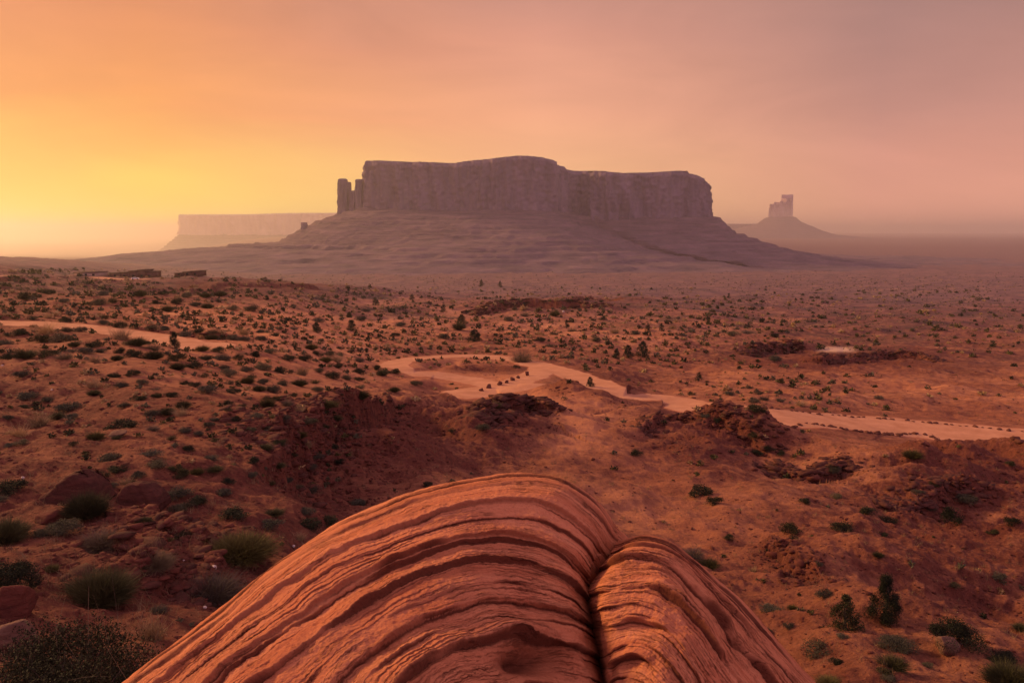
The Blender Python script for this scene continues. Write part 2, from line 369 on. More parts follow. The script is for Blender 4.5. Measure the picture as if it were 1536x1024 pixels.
# ------------------------------------------------------------------ materials
def new_mat(name, rough=.95):
    m = bpy.data.materials.new(name); m.use_nodes = True; t = m.node_tree
    b = t.nodes['Principled BSDF']; b.inputs['Roughness'].default_value = rough; b.inputs['Specular IOR Level'].default_value = .15
    return m, t, b
def bump(t, b, h, strength, dist=1.0, prev=None):
    n = N(t, 'ShaderNodeBump'); n.inputs['Strength'].default_value = strength; n.inputs['Distance'].default_value = dist; L(t, h, n.inputs['Height'])
    if prev is not None: L(t, prev, n.inputs['Normal'])
    L(t, n.outputs[0], b.inputs['Normal']); return n.outputs[0]
def attr(t, n): a = N(t, 'ShaderNodeAttribute'); a.attribute_name = n; return a.outputs['Fac']
def pos(t): return N(t, 'ShaderNodeNewGeometry').outputs['Position']

SHALE = (.105, .030, .021); SHALE2 = (.190, .056, .034); SANDC = (.56, .235, .118); SAND2 = (.39, .140, .070)
m_ground, t, b = new_mat('red_desert_ground')
p = pos(t); geo = N(t, 'ShaderNodeNewGeometry')
s_ = attr(t, 'sand'); rk = attr(t, 'rock'); pl = attr(t, 'pale')
big = noise(t, p, .05, 6, .6); midn = noise(t, p, .5, 6, .65); fine = noise(t, p, 4.5, 6, .7); vf = noise(t, p, 22, 4, .7)
sf = math_n(t, 'ADD', s_, math_n(t, 'MULTIPLY', math_n(t, 'SUBTRACT', midn, .5), 1.7))
sf = math_n(t, 'ADD', sf, math_n(t, 'MULTIPLY', math_n(t, 'SUBTRACT', fine, .5), .7))
sf = mapr(t, sf, .12, .95)
shale = mixc(t, mapr(t, fine, .35, .65), SHALE, SHALE2)
sandc = mixc(t, mapr(t, big, .35, .65), SAND2, SANDC)
c = mixc(t, sf, shale, sandc)
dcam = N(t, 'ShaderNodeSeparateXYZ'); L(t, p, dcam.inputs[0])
pm = N(t, 'ShaderNodeMapping'); pm.inputs['Scale'].default_value = (.010, .010, .010); L(t, p, pm.inputs[0])
veg = mapr(t, noise(t, pm.outputs[0], 1.0, 8, .72), .50, .60); vegw = math_n(t, 'MULTIPLY', veg, mapr(t, dcam.outputs[1], 150, 500, 0, .75))
c = mixc(t, vegw, c, (.075, .040, .030))
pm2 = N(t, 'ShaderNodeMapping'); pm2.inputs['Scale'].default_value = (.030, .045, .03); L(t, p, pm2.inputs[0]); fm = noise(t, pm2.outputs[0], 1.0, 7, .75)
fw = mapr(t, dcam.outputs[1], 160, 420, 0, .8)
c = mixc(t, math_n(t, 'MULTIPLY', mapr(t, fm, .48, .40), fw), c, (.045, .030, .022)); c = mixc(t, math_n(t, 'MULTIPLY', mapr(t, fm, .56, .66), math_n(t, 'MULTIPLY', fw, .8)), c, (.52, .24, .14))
c = mixc(t, mapr(t, dcam.outputs[1], 190, 900, 0, .8), c, mixc(t, mapr(t, fm, .40, .60), (.120, .070, .080), (.225, .125, .125)))  # duller far soil, with purple haze put into its colour by distance
sepn = N(t, 'ShaderNodeSeparateXYZ'); L(t, geo.outputs['Normal'], sepn.inputs[0])
steep = mapr(t, sepn.outputs[2], .90, .70)
rockc = mixc(t, mapr(t, noise(t, p, 1.7, 5, .7), .35, .65), (.075, .022, .016), (.21, .062, .036))
stn = math_n(t, 'MAXIMUM', steep, math_n(t, 'MULTIPLY', rk, .8))
c = mixc(t, stn, c, rockc)
speck = mapr(t, vf, .60, .70); c = mixc(t, math_n(t, 'MULTIPLY', speck, .45), c, (.10, .035, .025))
speck2 = mapr(t, noise(t, p, 9.0, 3, .6), .66, .74); c = mixc(t, math_n(t, 'MULTIPLY', speck2, .35), c, (.46, .24, .15))
c = mixc(t, math_n(t, 'MULTIPLY', pl, .9), c, (.66, .42, .28))
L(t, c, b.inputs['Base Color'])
bh = math_n(t, 'ADD', math_n(t, 'MULTIPLY', fine, .24), math_n(t, 'MULTIPLY', vf, .05))
nb = bump(t, b, bh, .9, 1.0)
bump(t, b, midn, .5, .5, nb)

m_road, t, b = new_mat('packed_dirt')
p = pos(t)
uvn = N(t, 'ShaderNodeUVMap')
n1 = noise(t, p, .35, 5, .6); n2 = noise(t, p, 6, 5, .7)
c = mixc(t, mapr(t, n1, .35, .65), (.43, .190, .100), (.56, .265, .150)); c = mixc(t, math_n(t, 'MULTIPLY', mapr(t, n2, .55, .72), .35), c, (.36, .14, .08))
cr_ = attr(t, 'core'); n3 = noise(t, p, 1.2, 5, .7)
c = mixc(t, mapr(t, math_n(t, 'ADD', cr_, math_n(t, 'MULTIPLY', math_n(t, 'SUBTRACT', n3, .5), .9)), .95, .45), c, (.36, .125, .066)); c = mixc(t, mapr(t, n3, .56, .70, 0, .4), c, (.40, .155, .085))
L(t, c, b.inputs['Base Color']); bump(t, b, math_n(t, 'ADD', n2, n3), .6, .10)

def rock_mat(name, dark, light, scale=1.0, strength=.6, bed=4.0):
    m, t, b = new_mat(name); tcn = N(t, 'ShaderNodeTexCoord'); p = tcn.outputs['Object']
    mp = N(t, 'ShaderNodeMapping'); mp.inputs['Scale'].default_value = (1, 1, bed); L(t, p, mp.inputs[0])
    a = noise(t, mp.outputs[0], 1.2 / scale, 6, .6, .4); f = noise(t, p, 7 / scale, 6, .7)
    c = mixc(t, mapr(t, a, .32, .68), dark, light); c = mixc(t, mapr(t, f, .3, .7, .25, 0), c, (dark[0] * .5, dark[1] * .5, dark[2] * .5))
    L(t, c, b.inputs['Base Color']); h = math_n(t, 'ADD', math_n(t, 'MULTIPLY', a, 1.), math_n(t, 'MULTIPLY', f, .3)); bump(t, b, h, strength, .12 * scale)
    return m
m_boulder = rock_mat('boulder_sandstone', (.075, .022, .016), (.17, .050, .032), .5, .9)
m_dkb = rock_mat('dark_boulder_rock', (.050, .018, .014), (.125, .042, .029), .5, .9)
m_slab = rock_mat('pale_slab_rock', (.11, .05, .036), (.22, .115, .08), .4, .8)
m_stone = rock_mat('roadside_stone', (.09, .032, .024), (.17, .062, .042), .4, .7)
m_pale = rock_mat('bleached_stone', (.45, .33, .28), (.70, .58, .52), .2, .4)
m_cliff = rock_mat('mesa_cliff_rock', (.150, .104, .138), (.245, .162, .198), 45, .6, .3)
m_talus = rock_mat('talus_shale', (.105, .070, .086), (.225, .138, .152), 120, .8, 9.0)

m_far = rock_mat('far_lit_rock', (.52, .35, .32), (.70, .48, .42), 120, .8, .3)  # sunlit pink of the distant rock put into its base colour
# the big ribbed outcrop: bedding follows the UV map laid along the beds
m_out, t, b = new_mat('ribbed_sandstone', .9)
uvn = N(t, 'ShaderNodeUVMap'); mp = N(t, 'ShaderNodeMapping'); mp.inputs['Scale'].default_value = (2.0, 26, 1); L(t, uvn.outputs[0], mp.inputs[0])
mp2 = N(t, 'ShaderNodeMapping'); mp2.inputs['Scale'].default_value = (5, 130, 1); L(t, uvn.outputs[0], mp2.inputs[0])
p = pos(t)
l1 = noise(t, mp.outputs[0], 1.0, 5, .6, .3); l2 = noise(t, mp2.outputs[0], 1.0, 4, .6, .2); gr = noise(t, p, 38, 6, .75); bl = noise(t, p, 1.6, 4, .6)
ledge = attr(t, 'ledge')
c = mixc(t, mapr(t, l1, .3, .7), (.50, .150, .068), (.72, .280, .142)); c = mixc(t, mapr(t, l2, .35, .72, 0, .35), c, (.42, .115, .05))
c = mixc(t, mapr(t, bl, .35, .7, 0, .35), c, (.58, .23, .11)); c = mixc(t, mapr(t, gr, .52, .72, 0, .45), c, (.20, .055, .032))
c = mixc(t, mapr(t, noise(t, p, .9, 5, .65), .52, .68, 0, .5), c, (.34, .085, .045))
b.inputs['Specular IOR Level'].default_value = .05
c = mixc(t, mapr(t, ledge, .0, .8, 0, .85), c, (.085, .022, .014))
L(t, c, b.inputs['Base Color'])
hh = math_n(t, 'ADD', math_n(t, 'MULTIPLY', l1, .010), math_n(t, 'MULTIPLY', l2, .004)); hh = math_n(t, 'ADD', hh, math_n(t, 'MULTIPLY', gr, .018))
hh = math_n(t, 'ADD', hh, math_n(t, 'MULTIPLY', noise(t, p, 9, 4, .6), .014))
mp3 = N(t, 'ShaderNodeMapping'); mp3.inputs['Scale'].default_value = (7, 62, 1); L(t, uvn.outputs[0], mp3.inputs[0])
l3 = noise(t, mp3.outputs[0], 1.0, 5, .62, .5); line = mapr(t, math_n(t, 'ABSOLUTE', math_n(t, 'SUBTRACT', l3, .47)), .022, .004)
line = math_n(t, 'MULTIPLY', line, mapr(t, noise(t, p, 2.2, 3, .5), .42, .58))
hh = math_n(t, 'ADD', hh, math_n(t, 'MULTIPLY', line, -.014)); cl_ = mixc(t, math_n(t, 'MULTIPLY', line, .5), c, (.11, .028, .018)); L(t, cl_, b.inputs['Base Color'])
pit = mapr(t, noise(t, p, 16, 3, .5), .68, .74); hh = math_n(t, 'ADD', hh, math_n(t, 'MULTIPLY', pit, -.010))
bump(t, b, hh, .9, 1.0)

def leaf_mat(name, c1, c2, trans=.0):
    m, t, b = new_mat(name, .8); g = N(t, 'ShaderNodeNewGeometry'); oi = N(t, 'ShaderNodeObjectInfo')
    n_ = noise(t, g.outputs['Position'], 3.0, 3, .6)
    c = mixc(t, mapr(t, n_, .35, .65), c1, c2); c = mixc(t, mapr(t, g.outputs['Random Per Island'], 0, 1, 0, .5), c, (c1[0] * .55, c1[1] * .55, c1[2] * .55))
    c = mixc(t, mapr(t, oi.outputs['Random'], .55, 1, 0, .4), c, (c2[0] * 1.5 + .02, c2[1] * 1.35 + .01, c2[2] * .8))
    k = mapr(t, math_n(t, 'FRACT', math_n(t, 'MULTIPLY', oi.outputs['Random'], 7.3)), 0, 1, .7, 1.3); v = N(t, 'ShaderNodeVectorMath', operation='SCALE'); L(t, c, v.inputs[0]); L(t, k, v.inputs[3])
    L(t, v.outputs[0], b.inputs['Base Color']); return m
m_sage = leaf_mat('grey_green_leaves', (.060, .056, .038), (.105, .094, .062))
m_green = leaf_mat('olive_leaves', (.050, .048, .020), (.105, .090, .036))
m_dark = leaf_mat('dark_evergreen_leaves', (.020, .024, .013), (.045, .045, .022))
m_dry = leaf_mat('dry_grey_twigs', (.085, .062, .046), (.16, .12, .088))
m_straw = leaf_mat('straw_grass', (.26, .17, .085), (.42, .29, .15))
m_bark, t, b = new_mat('grey_bark'); L(t, mixc(t, noise(t, pos(t), 12, 4), (.06, .04, .03), (.17, .12, .09)), b.inputs['Base Color'])
def flat(name, col, rough=.6, metal=0):
    m, t, b = new_mat(name, rough); n_ = noise(t, pos(t), 1.5, 3); k = mapr(t, n_, .3, .7, .85, 1.1)
    v = N(t, 'ShaderNodeVectorMath', operation='SCALE'); v.inputs[0].default_value = col[:3]; L(t, k, v.inputs[3]); L(t, v.outputs[0], b.inputs['Base Color']); b.inputs['Metallic'].default_value = metal; return m
m_wall = flat('red_adobe_wall', (.14, .062, .050), .9); m_roof = flat('brown_flat_roof', (.09, .045, .04), .9); m_glass = flat('dark_window_glass', (.02, .02, .025), .15)
m_lwall = flat('pale_stucco_wall', (.36, .24, .19), .9); m_white = flat('white_car_paint', (.75, .74, .72), .3); m_tyre = flat('black_rubber', (.02, .02, .02), .8)

# ------------------------------------------------------------------ ground and roads
V = np.stack([GX, GY, GZ], -1).reshape(-1, 3)
Fc = grid_faces(NR, NT, True)[:, ::-1]
ci = len(V); V = np.vstack([V, [[0, 0, float(GZ[0].mean())]]])
A1 = lambda A: np.append(A.reshape(-1), 0)
g_me = mesh('ground', V, Fc, m_ground, attrs={'sand': A1(SAND), 'rock': A1(ROCK), 'pale': A1(PALE)})
tag(obj('ground', g_me), kind='structure')
def road_part(name, sel):
    m = (CORE > .02) & sel; f = Fc; keep = m.reshape(-1)[f].any(1); f = f[keep]
    ids, inv = np.unique(f, return_inverse=True); W = V[ids].copy(); cz = CORE.reshape(-1)[ids]
    W[:, 2] += -.03 + .09 * np.clip(cz * 1.6, 0, 1)
    tag(obj(name, mesh(name, W, inv.reshape(-1, 4), m_road, attrs={'core': cz})), kind='structure')
RAD = np.hypot(GX, GY)
lz = (PXG < 420) & inview
road_part('dirt_road', inview & ~lz)
road_part('dirt_road', lz & (RAD < 250))
road_part('access_road', lz & (RAD >= 250))

# ------------------------------------------------------------------ haze
V = [(x, y, z) for z in (-640, 296) for y in (-90500, 90500) for x in (-90500, 90500)]
f = [(0, 2, 3, 1), (4, 5, 7, 6), (0, 1, 5, 4), (2, 6, 7, 3), (0, 4, 6, 2), (1, 3, 7, 5)]
m_haze = bpy.data.materials.new('haze_air'); m_haze.use_nodes = True; t = m_haze.node_tree; t.nodes.clear()
vo = N(t, 'ShaderNodeVolumePrincipled'); o_ = N(t, 'ShaderNodeOutputMaterial'); L(t, vo.outputs[0], o_.inputs['Volume'])
vo.inputs['Density'].default_value = 0.000066; vo.inputs['Color'].default_value = (.99, .94, .88, 1); vo.inputs['Anisotropy'].default_value = .68
tag(obj('haze', mesh('haze', V, f, m_haze, False)), kind='stuff')

# ------------------------------------------------------------------ mesas
def prof(P): a = np.array(P, float); return lambda q: np.interp(q, a[:, 0], a[:, 1])
def outline(pts, n):
    P = np.array([at(px, 345, D)[:2] for px, D in pts]); P = np.vstack([P, P[:1]])
    seg = np.linalg.norm(np.diff(P, axis=0), axis=1); s_ = np.concatenate([[0], np.cumsum(seg)])
    q = np.linspace(0, s_[-1], n, endpoint=False); Q = np.stack([np.interp(q, s_, P[:, k]) for k in (0, 1)], 1)
    for _ in range(3): Q = (np.roll(Q, 1, 0) + 2 * Q + np.roll(Q, -1, 0)) / 4
    return Q, q
def normals2(Q):
    T = np.roll(Q, -1, 0) - np.roll(Q, 1, 0); n_ = np.stack([T[:, 1], -T[:, 0]], 1); n_ /= np.linalg.norm(n_, axis=1)[:, None] + 1e-9
    c_ = Q.mean(0); 
    if ((Q - c_) * n_).sum() < 0: n_ = -n_
    return n_
def make_mesa(name, label, cat, pts, D0, top, foot, talus, n=900, flute=1.0, seed=0, spires=(), nl=70, rock=None):
    c_ = np.array([at(px, 345, D)[:2] for px, D in pts]).mean(0)
    root = empty(name, (c_[0], c_[1], -133)); tag(root, label, cat); o3 = np.array([c_[0], c_[1], -133.])
    Q, q = outline(pts, n); nn = normals2(Q); sc = D0 / 3000 * flute
    tp, fp = prof(top), prof(foot); yy = np.minimum(Q[:, 1], D0 * 1.035); px = lambda X: 768 + F * cp * X / yy
    zt = tan_of(tp(px(Q[:, 0]))) * D0; zf = tan_of(fp(px(Q[:, 0]))) * D0
    rows = []
    for k in range(nl):
        v = k / (nl - 1)
        fl = 15 * fbm(q / (80 * sc), v * .5 + 0 * q, 3, seed + 3, .55, True) + 5 * fbm(q / (15 * sc), v * .8 + 0 * q, 4, seed + 7, .65, True)
        bench = 2.5 * np.floor(v * 5 + .4 * pn(q / 160, 0 * q, seed + 9)) / 5 * 2
        inw = -9 * v - bench * .8 - 7 * sstep(.92, 1.0, v)
        off = (fl + inw) * sc + 8 * sc * pn(q / (9 * sc), v * 14 + 0 * q, seed + 13) * .5
        rows.append(np.column_stack([Q + nn * off[:, None], (zf - 14 * sc) * (1 - v) + zt * v]))
    lastQ = rows[-1]; cc = lastQ[:, :2].mean(0)
    for k in range(1, 7):
        w = (k / 6.2) ** 1.2; R_ = lastQ.copy(); R_[:, :2] = lastQ[:, :2] * (1 - w) + cc * w; R_[:, 2] += -sc * 3 * math.sin(w * 3) + sc * 3 * pn(R_[:, 0] / 60, R_[:, 1] / 60, seed); rows.append(R_)
    A = np.array(rows); obj('cliff', mesh('cliff', A.reshape(-1, 3) - o3, grid_faces(len(rows), n, True), rock or m_cliff), root)
    # talus
    tl, tr, tf, ztal = talus; K = 110; rows = []; tl, tr, tf = (np.array(a, float) for a in (tl, tr, tf)); W_l, W_r, W_f = tl[-1, 0], tr[-1, 0], tf[-1, 0]
    dirn = (Q - c_) / np.array([np.ptp(Q[:, 0]), np.ptp(Q[:, 1]) * 1.0]); dirn /= np.linalg.norm(dirn, axis=1)[:, None]
    QT = Q.copy()
    for _ in range(300 if n > 600 else 40): QT = (np.roll(QT, 1, 0) + 2 * QT + np.roll(QT, -1, 0)) / 4
    for _ in range(40): dirn = (np.roll(dirn, 1, 0) + dirn * 2 + np.roll(dirn, -1, 0)) / 4
    dirn /= np.linalg.norm(dirn, axis=1)[:, None]
    lw, rw = np.clip(-dirn[:, 0] * 1.25, 0, 1) ** 1.1, np.clip(dirn[:, 0] * 1.15, 0, 1) ** 1.3; fw = 1 - np.maximum(lw, rw)
    sw = lw + rw + fw; W = (lw * W_l + rw * W_r + fw * W_f) / sw
    for k in range(K):
        v = (k / (K - 1)); d = v ** 1.25 * W
        X = QT + dirn * (d - 25 * sc)[:, None]
        z = zf + 10 * sc - (zf + 10 * sc - ztal) * ((lw * np.interp(v ** 1.25, tl[:, 0] / W_l, tl[:, 1]) + rw * np.interp(v ** 1.25, tr[:, 0] / W_r, tr[:, 1]) + fw * np.interp(v ** 1.25, tf[:, 0] / W_f, tf[:, 1])) / sw)
        g = fbm(q / (150 * sc), v * 2.4 + 0 * q, 5, seed + 21, .6, True); z = z + g * 6 * sc * math.sin(min(v * 2.4, math.pi)) 
        stp = 17 * sc; zz = z + 5 * sc * pn(X[:, 0] / (130 * sc), X[:, 1] / (130 * sc), seed + 30); fr = (zz / stp) % 1
        z = z + (sstep(.40, .60, fr) - fr) * stp * np.clip(.55 + .9 * pn(X[:, 0] / (420 * sc), z / (22 * sc), seed + 31), .1, 1.0) * (1 - sstep(.6, .9, v))
        z = z + 2.2 * sc * fbm(X[:, 0] / (30 * sc), X[:, 1] / (30 * sc), 4, seed + 33, .6)
        if k == K - 1: z = z - 60
        rows.append(np.column_stack([X, z]))
    A = np.array(rows)[::-1]; obj('talus_slope', mesh('talus_slope', A.reshape(-1, 3) - o3, grid_faces(len(rows), n, True), m_talus), root)
    for nm, sx, sy_top, sy_bot, wpx, Dk, sd in spires:
        n2 = 90; th = np.linspace(0, 2 * math.pi, n2, endpoint=False); P0 = at(sx, sy_bot, Dk); zt_, zb_ = at(sx, sy_top, Dk)[2], P0[2] - 15; rad = wpx / F * Dk / 2; rs = []
        for k in range(40):
            v = k / 39; rr_ = rad * (1.30 - .42 * v) * (1 + .24 * fbm(th * 2.2 + sd, v * 2 + 0 * th, 3, sd, .6) + .07 * pn(th * 0 + sd, v * 9 + 0 * th, sd)) * (1 if v < .93 else max(.05, 1 - ((v - .93) / .07) ** 2 * .95))
            if k == 39: rr_ = rr_ * .02
            rs.append(np.column_stack([P0[0] + rr_ * np.cos(th), P0[1] + rr_ * np.sin(th) * 1.2, zb_ + (zt_ - zb_) * min(v / .97, 1) + 0 * th]))
        obj(nm, mesh(nm, np.array(rs).reshape(-1, 3) - o3, grid_faces(40, n2, True), m_cliff), root)
    return root
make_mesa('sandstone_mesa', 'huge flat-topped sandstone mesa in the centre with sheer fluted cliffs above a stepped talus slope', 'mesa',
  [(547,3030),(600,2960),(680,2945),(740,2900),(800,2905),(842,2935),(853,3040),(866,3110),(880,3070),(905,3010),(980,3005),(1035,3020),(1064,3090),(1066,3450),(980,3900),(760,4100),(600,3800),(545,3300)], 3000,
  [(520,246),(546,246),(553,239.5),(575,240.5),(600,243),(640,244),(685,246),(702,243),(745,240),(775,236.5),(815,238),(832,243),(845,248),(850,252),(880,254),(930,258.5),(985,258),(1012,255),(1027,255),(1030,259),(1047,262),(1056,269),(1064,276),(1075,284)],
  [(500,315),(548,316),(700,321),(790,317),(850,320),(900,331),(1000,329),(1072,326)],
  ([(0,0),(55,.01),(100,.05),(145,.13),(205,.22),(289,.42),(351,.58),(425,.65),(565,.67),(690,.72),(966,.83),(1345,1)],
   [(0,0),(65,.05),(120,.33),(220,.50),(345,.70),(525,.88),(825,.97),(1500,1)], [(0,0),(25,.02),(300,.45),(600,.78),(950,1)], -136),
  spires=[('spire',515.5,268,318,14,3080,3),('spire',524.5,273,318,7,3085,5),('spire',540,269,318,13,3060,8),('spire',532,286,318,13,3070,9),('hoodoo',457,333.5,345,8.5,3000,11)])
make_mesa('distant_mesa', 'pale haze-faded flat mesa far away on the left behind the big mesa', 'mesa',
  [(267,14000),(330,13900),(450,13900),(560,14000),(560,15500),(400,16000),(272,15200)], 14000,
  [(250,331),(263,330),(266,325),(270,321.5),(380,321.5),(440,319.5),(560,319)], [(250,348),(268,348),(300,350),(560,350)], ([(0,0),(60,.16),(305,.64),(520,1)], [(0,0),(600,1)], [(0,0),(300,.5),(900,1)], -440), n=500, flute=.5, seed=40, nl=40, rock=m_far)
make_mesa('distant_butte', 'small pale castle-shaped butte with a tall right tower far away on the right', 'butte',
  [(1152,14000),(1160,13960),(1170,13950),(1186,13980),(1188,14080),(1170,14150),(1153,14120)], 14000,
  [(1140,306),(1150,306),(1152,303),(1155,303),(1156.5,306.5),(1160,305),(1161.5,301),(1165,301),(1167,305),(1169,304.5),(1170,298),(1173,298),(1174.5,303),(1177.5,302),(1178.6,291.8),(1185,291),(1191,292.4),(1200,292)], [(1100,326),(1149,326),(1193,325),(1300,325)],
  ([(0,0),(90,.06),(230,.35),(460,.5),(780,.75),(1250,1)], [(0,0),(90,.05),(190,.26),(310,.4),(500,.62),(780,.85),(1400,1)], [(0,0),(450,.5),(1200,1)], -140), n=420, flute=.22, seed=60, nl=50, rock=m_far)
make_mesa('distant_ridge', 'long low shelf of rock behind the foot of the castle-shaped butte', 'ridge',
  [(1075,14600),(1120,14500),(1200,14550),(1215,14900),(1150,15100),(1078,15000)], 14600,
  [(1060,335.5),(1100,336),(1150,337.5),(1215,342)], [(1060,341),(1215,346)], ([(0,0),(500,1)], [(0,0),(400,.5),(1000,1)], [(0,0),(300,.5),(700,1)], -140), n=300, flute=.2, seed=70, nl=14)

# ------------------------------------------------------------------ foreground outcrop
CR = np.array([(936,803),(922,826),(905,852),(884,893),(892,925),(899,960),(908,1024),(914,1100),(918,1180)], float)
def crack(y): return np.interp(y, CR[:, 1], CR[:, 0])
LA = [
 [(60,1110),(180,1026),(300,936),(420,842),(520,777),(620,737),(720,717),(790,711),(850,722),(900,756),(930,800)],
 [(110,1120),(235,1026),(345,945),(455,866),(560,808),(670,768),(755,757),(825,768),(880,802),(905,835),(914,842)],
 [(190,1130),(310,1026),(410,955),(510,892),(610,842),(700,815),(775,810),(835,830),(872,858),(886,880),(889,888)],
 [(310,1130),(415,1030),(500,965),(580,915),(655,880),(730,862),(795,862),(845,880),(872,900),(885,915),(888,922)],
 [(440,1150),(530,1035),(590,990),(645,955),(700,935),(750,925),(800,925),(845,935),(870,945),(888,955),(895,960)],
 [(560,1180),(640,1060),(680,1020),(715,998),(755,985),(790,980),(825,985),(855,992),(875,1000),(892,1010),(905,1018)],
 [(680,1230),(740,1130),(770,1090),(790,1075),(810,1068),(830,1065),(850,1066),(870,1070),(885,1075),(900,1080),(911,1086)],
]
RA = [
 [(932,812),(945,806),(965,802),(985,804),(1010,814),(1038,835),(1075,868),(1120,908),(1165,958),(1200,998),(1232,1034),(1290,1110)],
 [(922,830),(935,822),(955,817),(985,820),(1008,830),(1032,848),(1068,882),(1110,924),(1150,972),(1185,1014),(1215,1050),(1260,1120)],
 [(906,855),(922,842),(945,837),(980,840),(1005,850),(1028,868),(1060,900),(1098,945),(1130,990),(1160,1030),(1185,1070),(1220,1140)],
 [(886,895),(905,885),(935,878),(970,880),(1000,893),(1025,912),(1052,942),(1080,980),(1105,1018),(1125,1050),(1140,1085),(1160,1150)],
 [(896,945),(915,935),(945,928),(975,935),(1000,950),(1020,970),(1040,995),(1058,1025),(1070,1050),(1080,1080),(1088,1105),(1100,1160)],
 [(907,1015),(925,998),(950,990),(972,996),(988,1010),(1002,1028),(1012,1045),(1020,1065),(1028,1085),(1034,1105),(1040,1125),(1050,1170)],
 [(914,1090),(925,1078),(940,1072),(955,1075),(965,1085),(974,1096),(980,1108),(985,1120),(990,1132),(994,1145),(998,1160),(1004,1190)],
]
def lobe(arcs, T, S, dsil, depth, seed, mirror):
    C = np.array([resample(np.array(a, float), T) for a in arcs])             # (7,T,2)
    s = np.linspace(0, 1, S); G = catmull(C, s * (len(arcs) - 1))             # (S,T,2)
    PX, PY = G[..., 0], G[..., 1]; SS = np.broadcast_to(s[:, None], PX.shape); TT = np.broadcast_to(np.linspace(0, 1, T)[None], PX.shape)
    D = dsil(PX[0])[None] - depth(TT) * (.55 * np.sqrt(1 - (1 - SS) ** 2) + .45 * SS)
    edge = (1 - TT) if not mirror else TT                                    # distance from the crack
    D = D + .55 * np.exp(-(edge / .02)) + .10 * np.exp(-(edge / .08))
    D = D + .05 * pn(TT * 3, SS * 2.5, seed) * sstep(0, .2, SS)
    P = at(PX, PY, D); P[..., 0] += (0.030 if not mirror else -.030) * np.exp(-edge / .006) * D / 5
    du = np.gradient(P, axis=1); dv = np.gradient(P, axis=0); nr = np.cross(du, dv); nr /= np.linalg.norm(nr, axis=2)[..., None] + 1e-12
    nr = np.where((nr[..., 2:3] < 0), -nr, nr)
    # beds: irregular saw-tooth ledges, treads rising away from the viewer, lips overhanging towards him
    u = SS + .030 * fbm(TT * 3.0, SS * 1.5, 2, seed + 2) + (.0015 if mirror else .0040) * fbm(TT * 26, SS * 14, 4, seed + 5, .6)
    r_ = np.random.default_rng(seed); disp = np.zeros_like(D); led = np.zeros_like(D)
    for nb_, amp, wgt in ((8, .070, 1.), (17, .028, 1.), (60, .009, 1.)):
        kn = np.cumsum(r_.uniform(.35, 1.65, nb_)); kn = np.concatenate([[-.12], kn / kn[-1] * 1.25 - .12])
        if nb_ == 8: kn = np.array([-.12, .055, .145, .31, .44, .60, .76, .92, 1.13] if not mirror else [-.12, .07, .17, .34, .50, .66, .82, .95, 1.13])
        f = np.interp(u, kn, np.arange(nb_ + 1.)); fi = np.floor(f); fr = f - fi
        am = amp * sstep(*((-.55, .35) if nb_ < 10 else (-.15, .5)), pn(TT * 3.2 + fi * 7.7, fi * 3.3, seed + 8) + .35 * pn(TT * 13, fi * 5.1, seed + 9))
        wd = np.clip(kn[np.clip(fi.astype(int) + 1, 0, nb_)] - kn[np.clip(fi.astype(int), 0, nb_)], .003, .3) * nb_ / 1.25
        am = am * np.clip(wd, .4, 1.3)
        if nb_ == 8 and not mirror: am = np.maximum(am, amp * .35) * np.array([.6, .8, 1.15, 1.1, .5, .95, .7, .8])[np.clip(fi.astype(int), 0, 7)]
        ris = .060 + .045 * pn(TT * 6, fi * 2.2, seed + 10)
        saw = np.where(fr < 1 - ris, (fr / (1 - ris)) ** 1.15, 1 - sstep(0, 1, (fr - 1 + ris) / ris))
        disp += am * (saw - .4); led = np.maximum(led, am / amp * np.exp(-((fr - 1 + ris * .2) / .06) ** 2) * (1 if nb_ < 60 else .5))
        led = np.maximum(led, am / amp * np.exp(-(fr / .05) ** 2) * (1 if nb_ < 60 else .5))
    disp += .018 * fbm(P[..., 0] * 2.6, P[..., 1] * 2.6 + P[..., 2] * 2, 5, seed + 12, .55) + .0035 * fbm(P[..., 0] * 24, P[..., 1] * 34, 3, seed + 14, .6)
    near_sil = (sstep(0, .16 if not mirror else .34, SS) * (.65 if not mirror else .8) + (.35 if not mirror else .2)) * (.35 + .65 * sstep(0, .07, edge))
    if not mirror:                                                           # weathered hollow low on the big lobe, its shade darkened into the colour
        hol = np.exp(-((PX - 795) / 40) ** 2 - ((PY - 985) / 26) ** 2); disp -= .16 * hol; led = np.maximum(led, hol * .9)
        disp += .05 * np.exp(-((PX - 800) / 70) ** 2 - ((PY - 945) / 15) ** 2)
    P = P + nr * (disp * near_sil)[..., None]
    # the far side rolls over and goes down to the ground
    P0 = P[0]; tg = np.gradient(P0[:, :2], axis=0); on = np.stack([-tg[:, 1], tg[:, 0]], 1); on /= np.linalg.norm(on, axis=1)[:, None]
    cc = P[:, :, :2].reshape(-1, 2).mean(0); on = np.where(((P0[:, :2] - cc) * on).sum(1)[:, None] < 0, -on, on)
    k1 = np.ones(61) / 61; on = np.stack([np.convolve(np.pad(on[:, k], 30, 'edge'), k1, 'valid') for k in (0, 1)], 1)
    back = []
    for j in range(60, 0, -1):
        w = j / 60; lump = .05 * fbm(TT[0] * 9, w * 6 + 0 * TT[0], 3, seed + 20)
        back.append(np.column_stack([P0[:, :2] + on * (1.0 * w + lump * min(1, w * 6))[:, None], P0[:, 2] - (.7 * w + 5.0 * w ** 1.7)]))
    A = np.concatenate([np.array(back), P]); led = np.concatenate([np.zeros((60, T)), led])
    low = A[-1].copy(); low[:, 2] -= 4; low[:, 1] -= .3; A = np.concatenate([A, low[None]]); led = np.concatenate([led, led[-1:]])
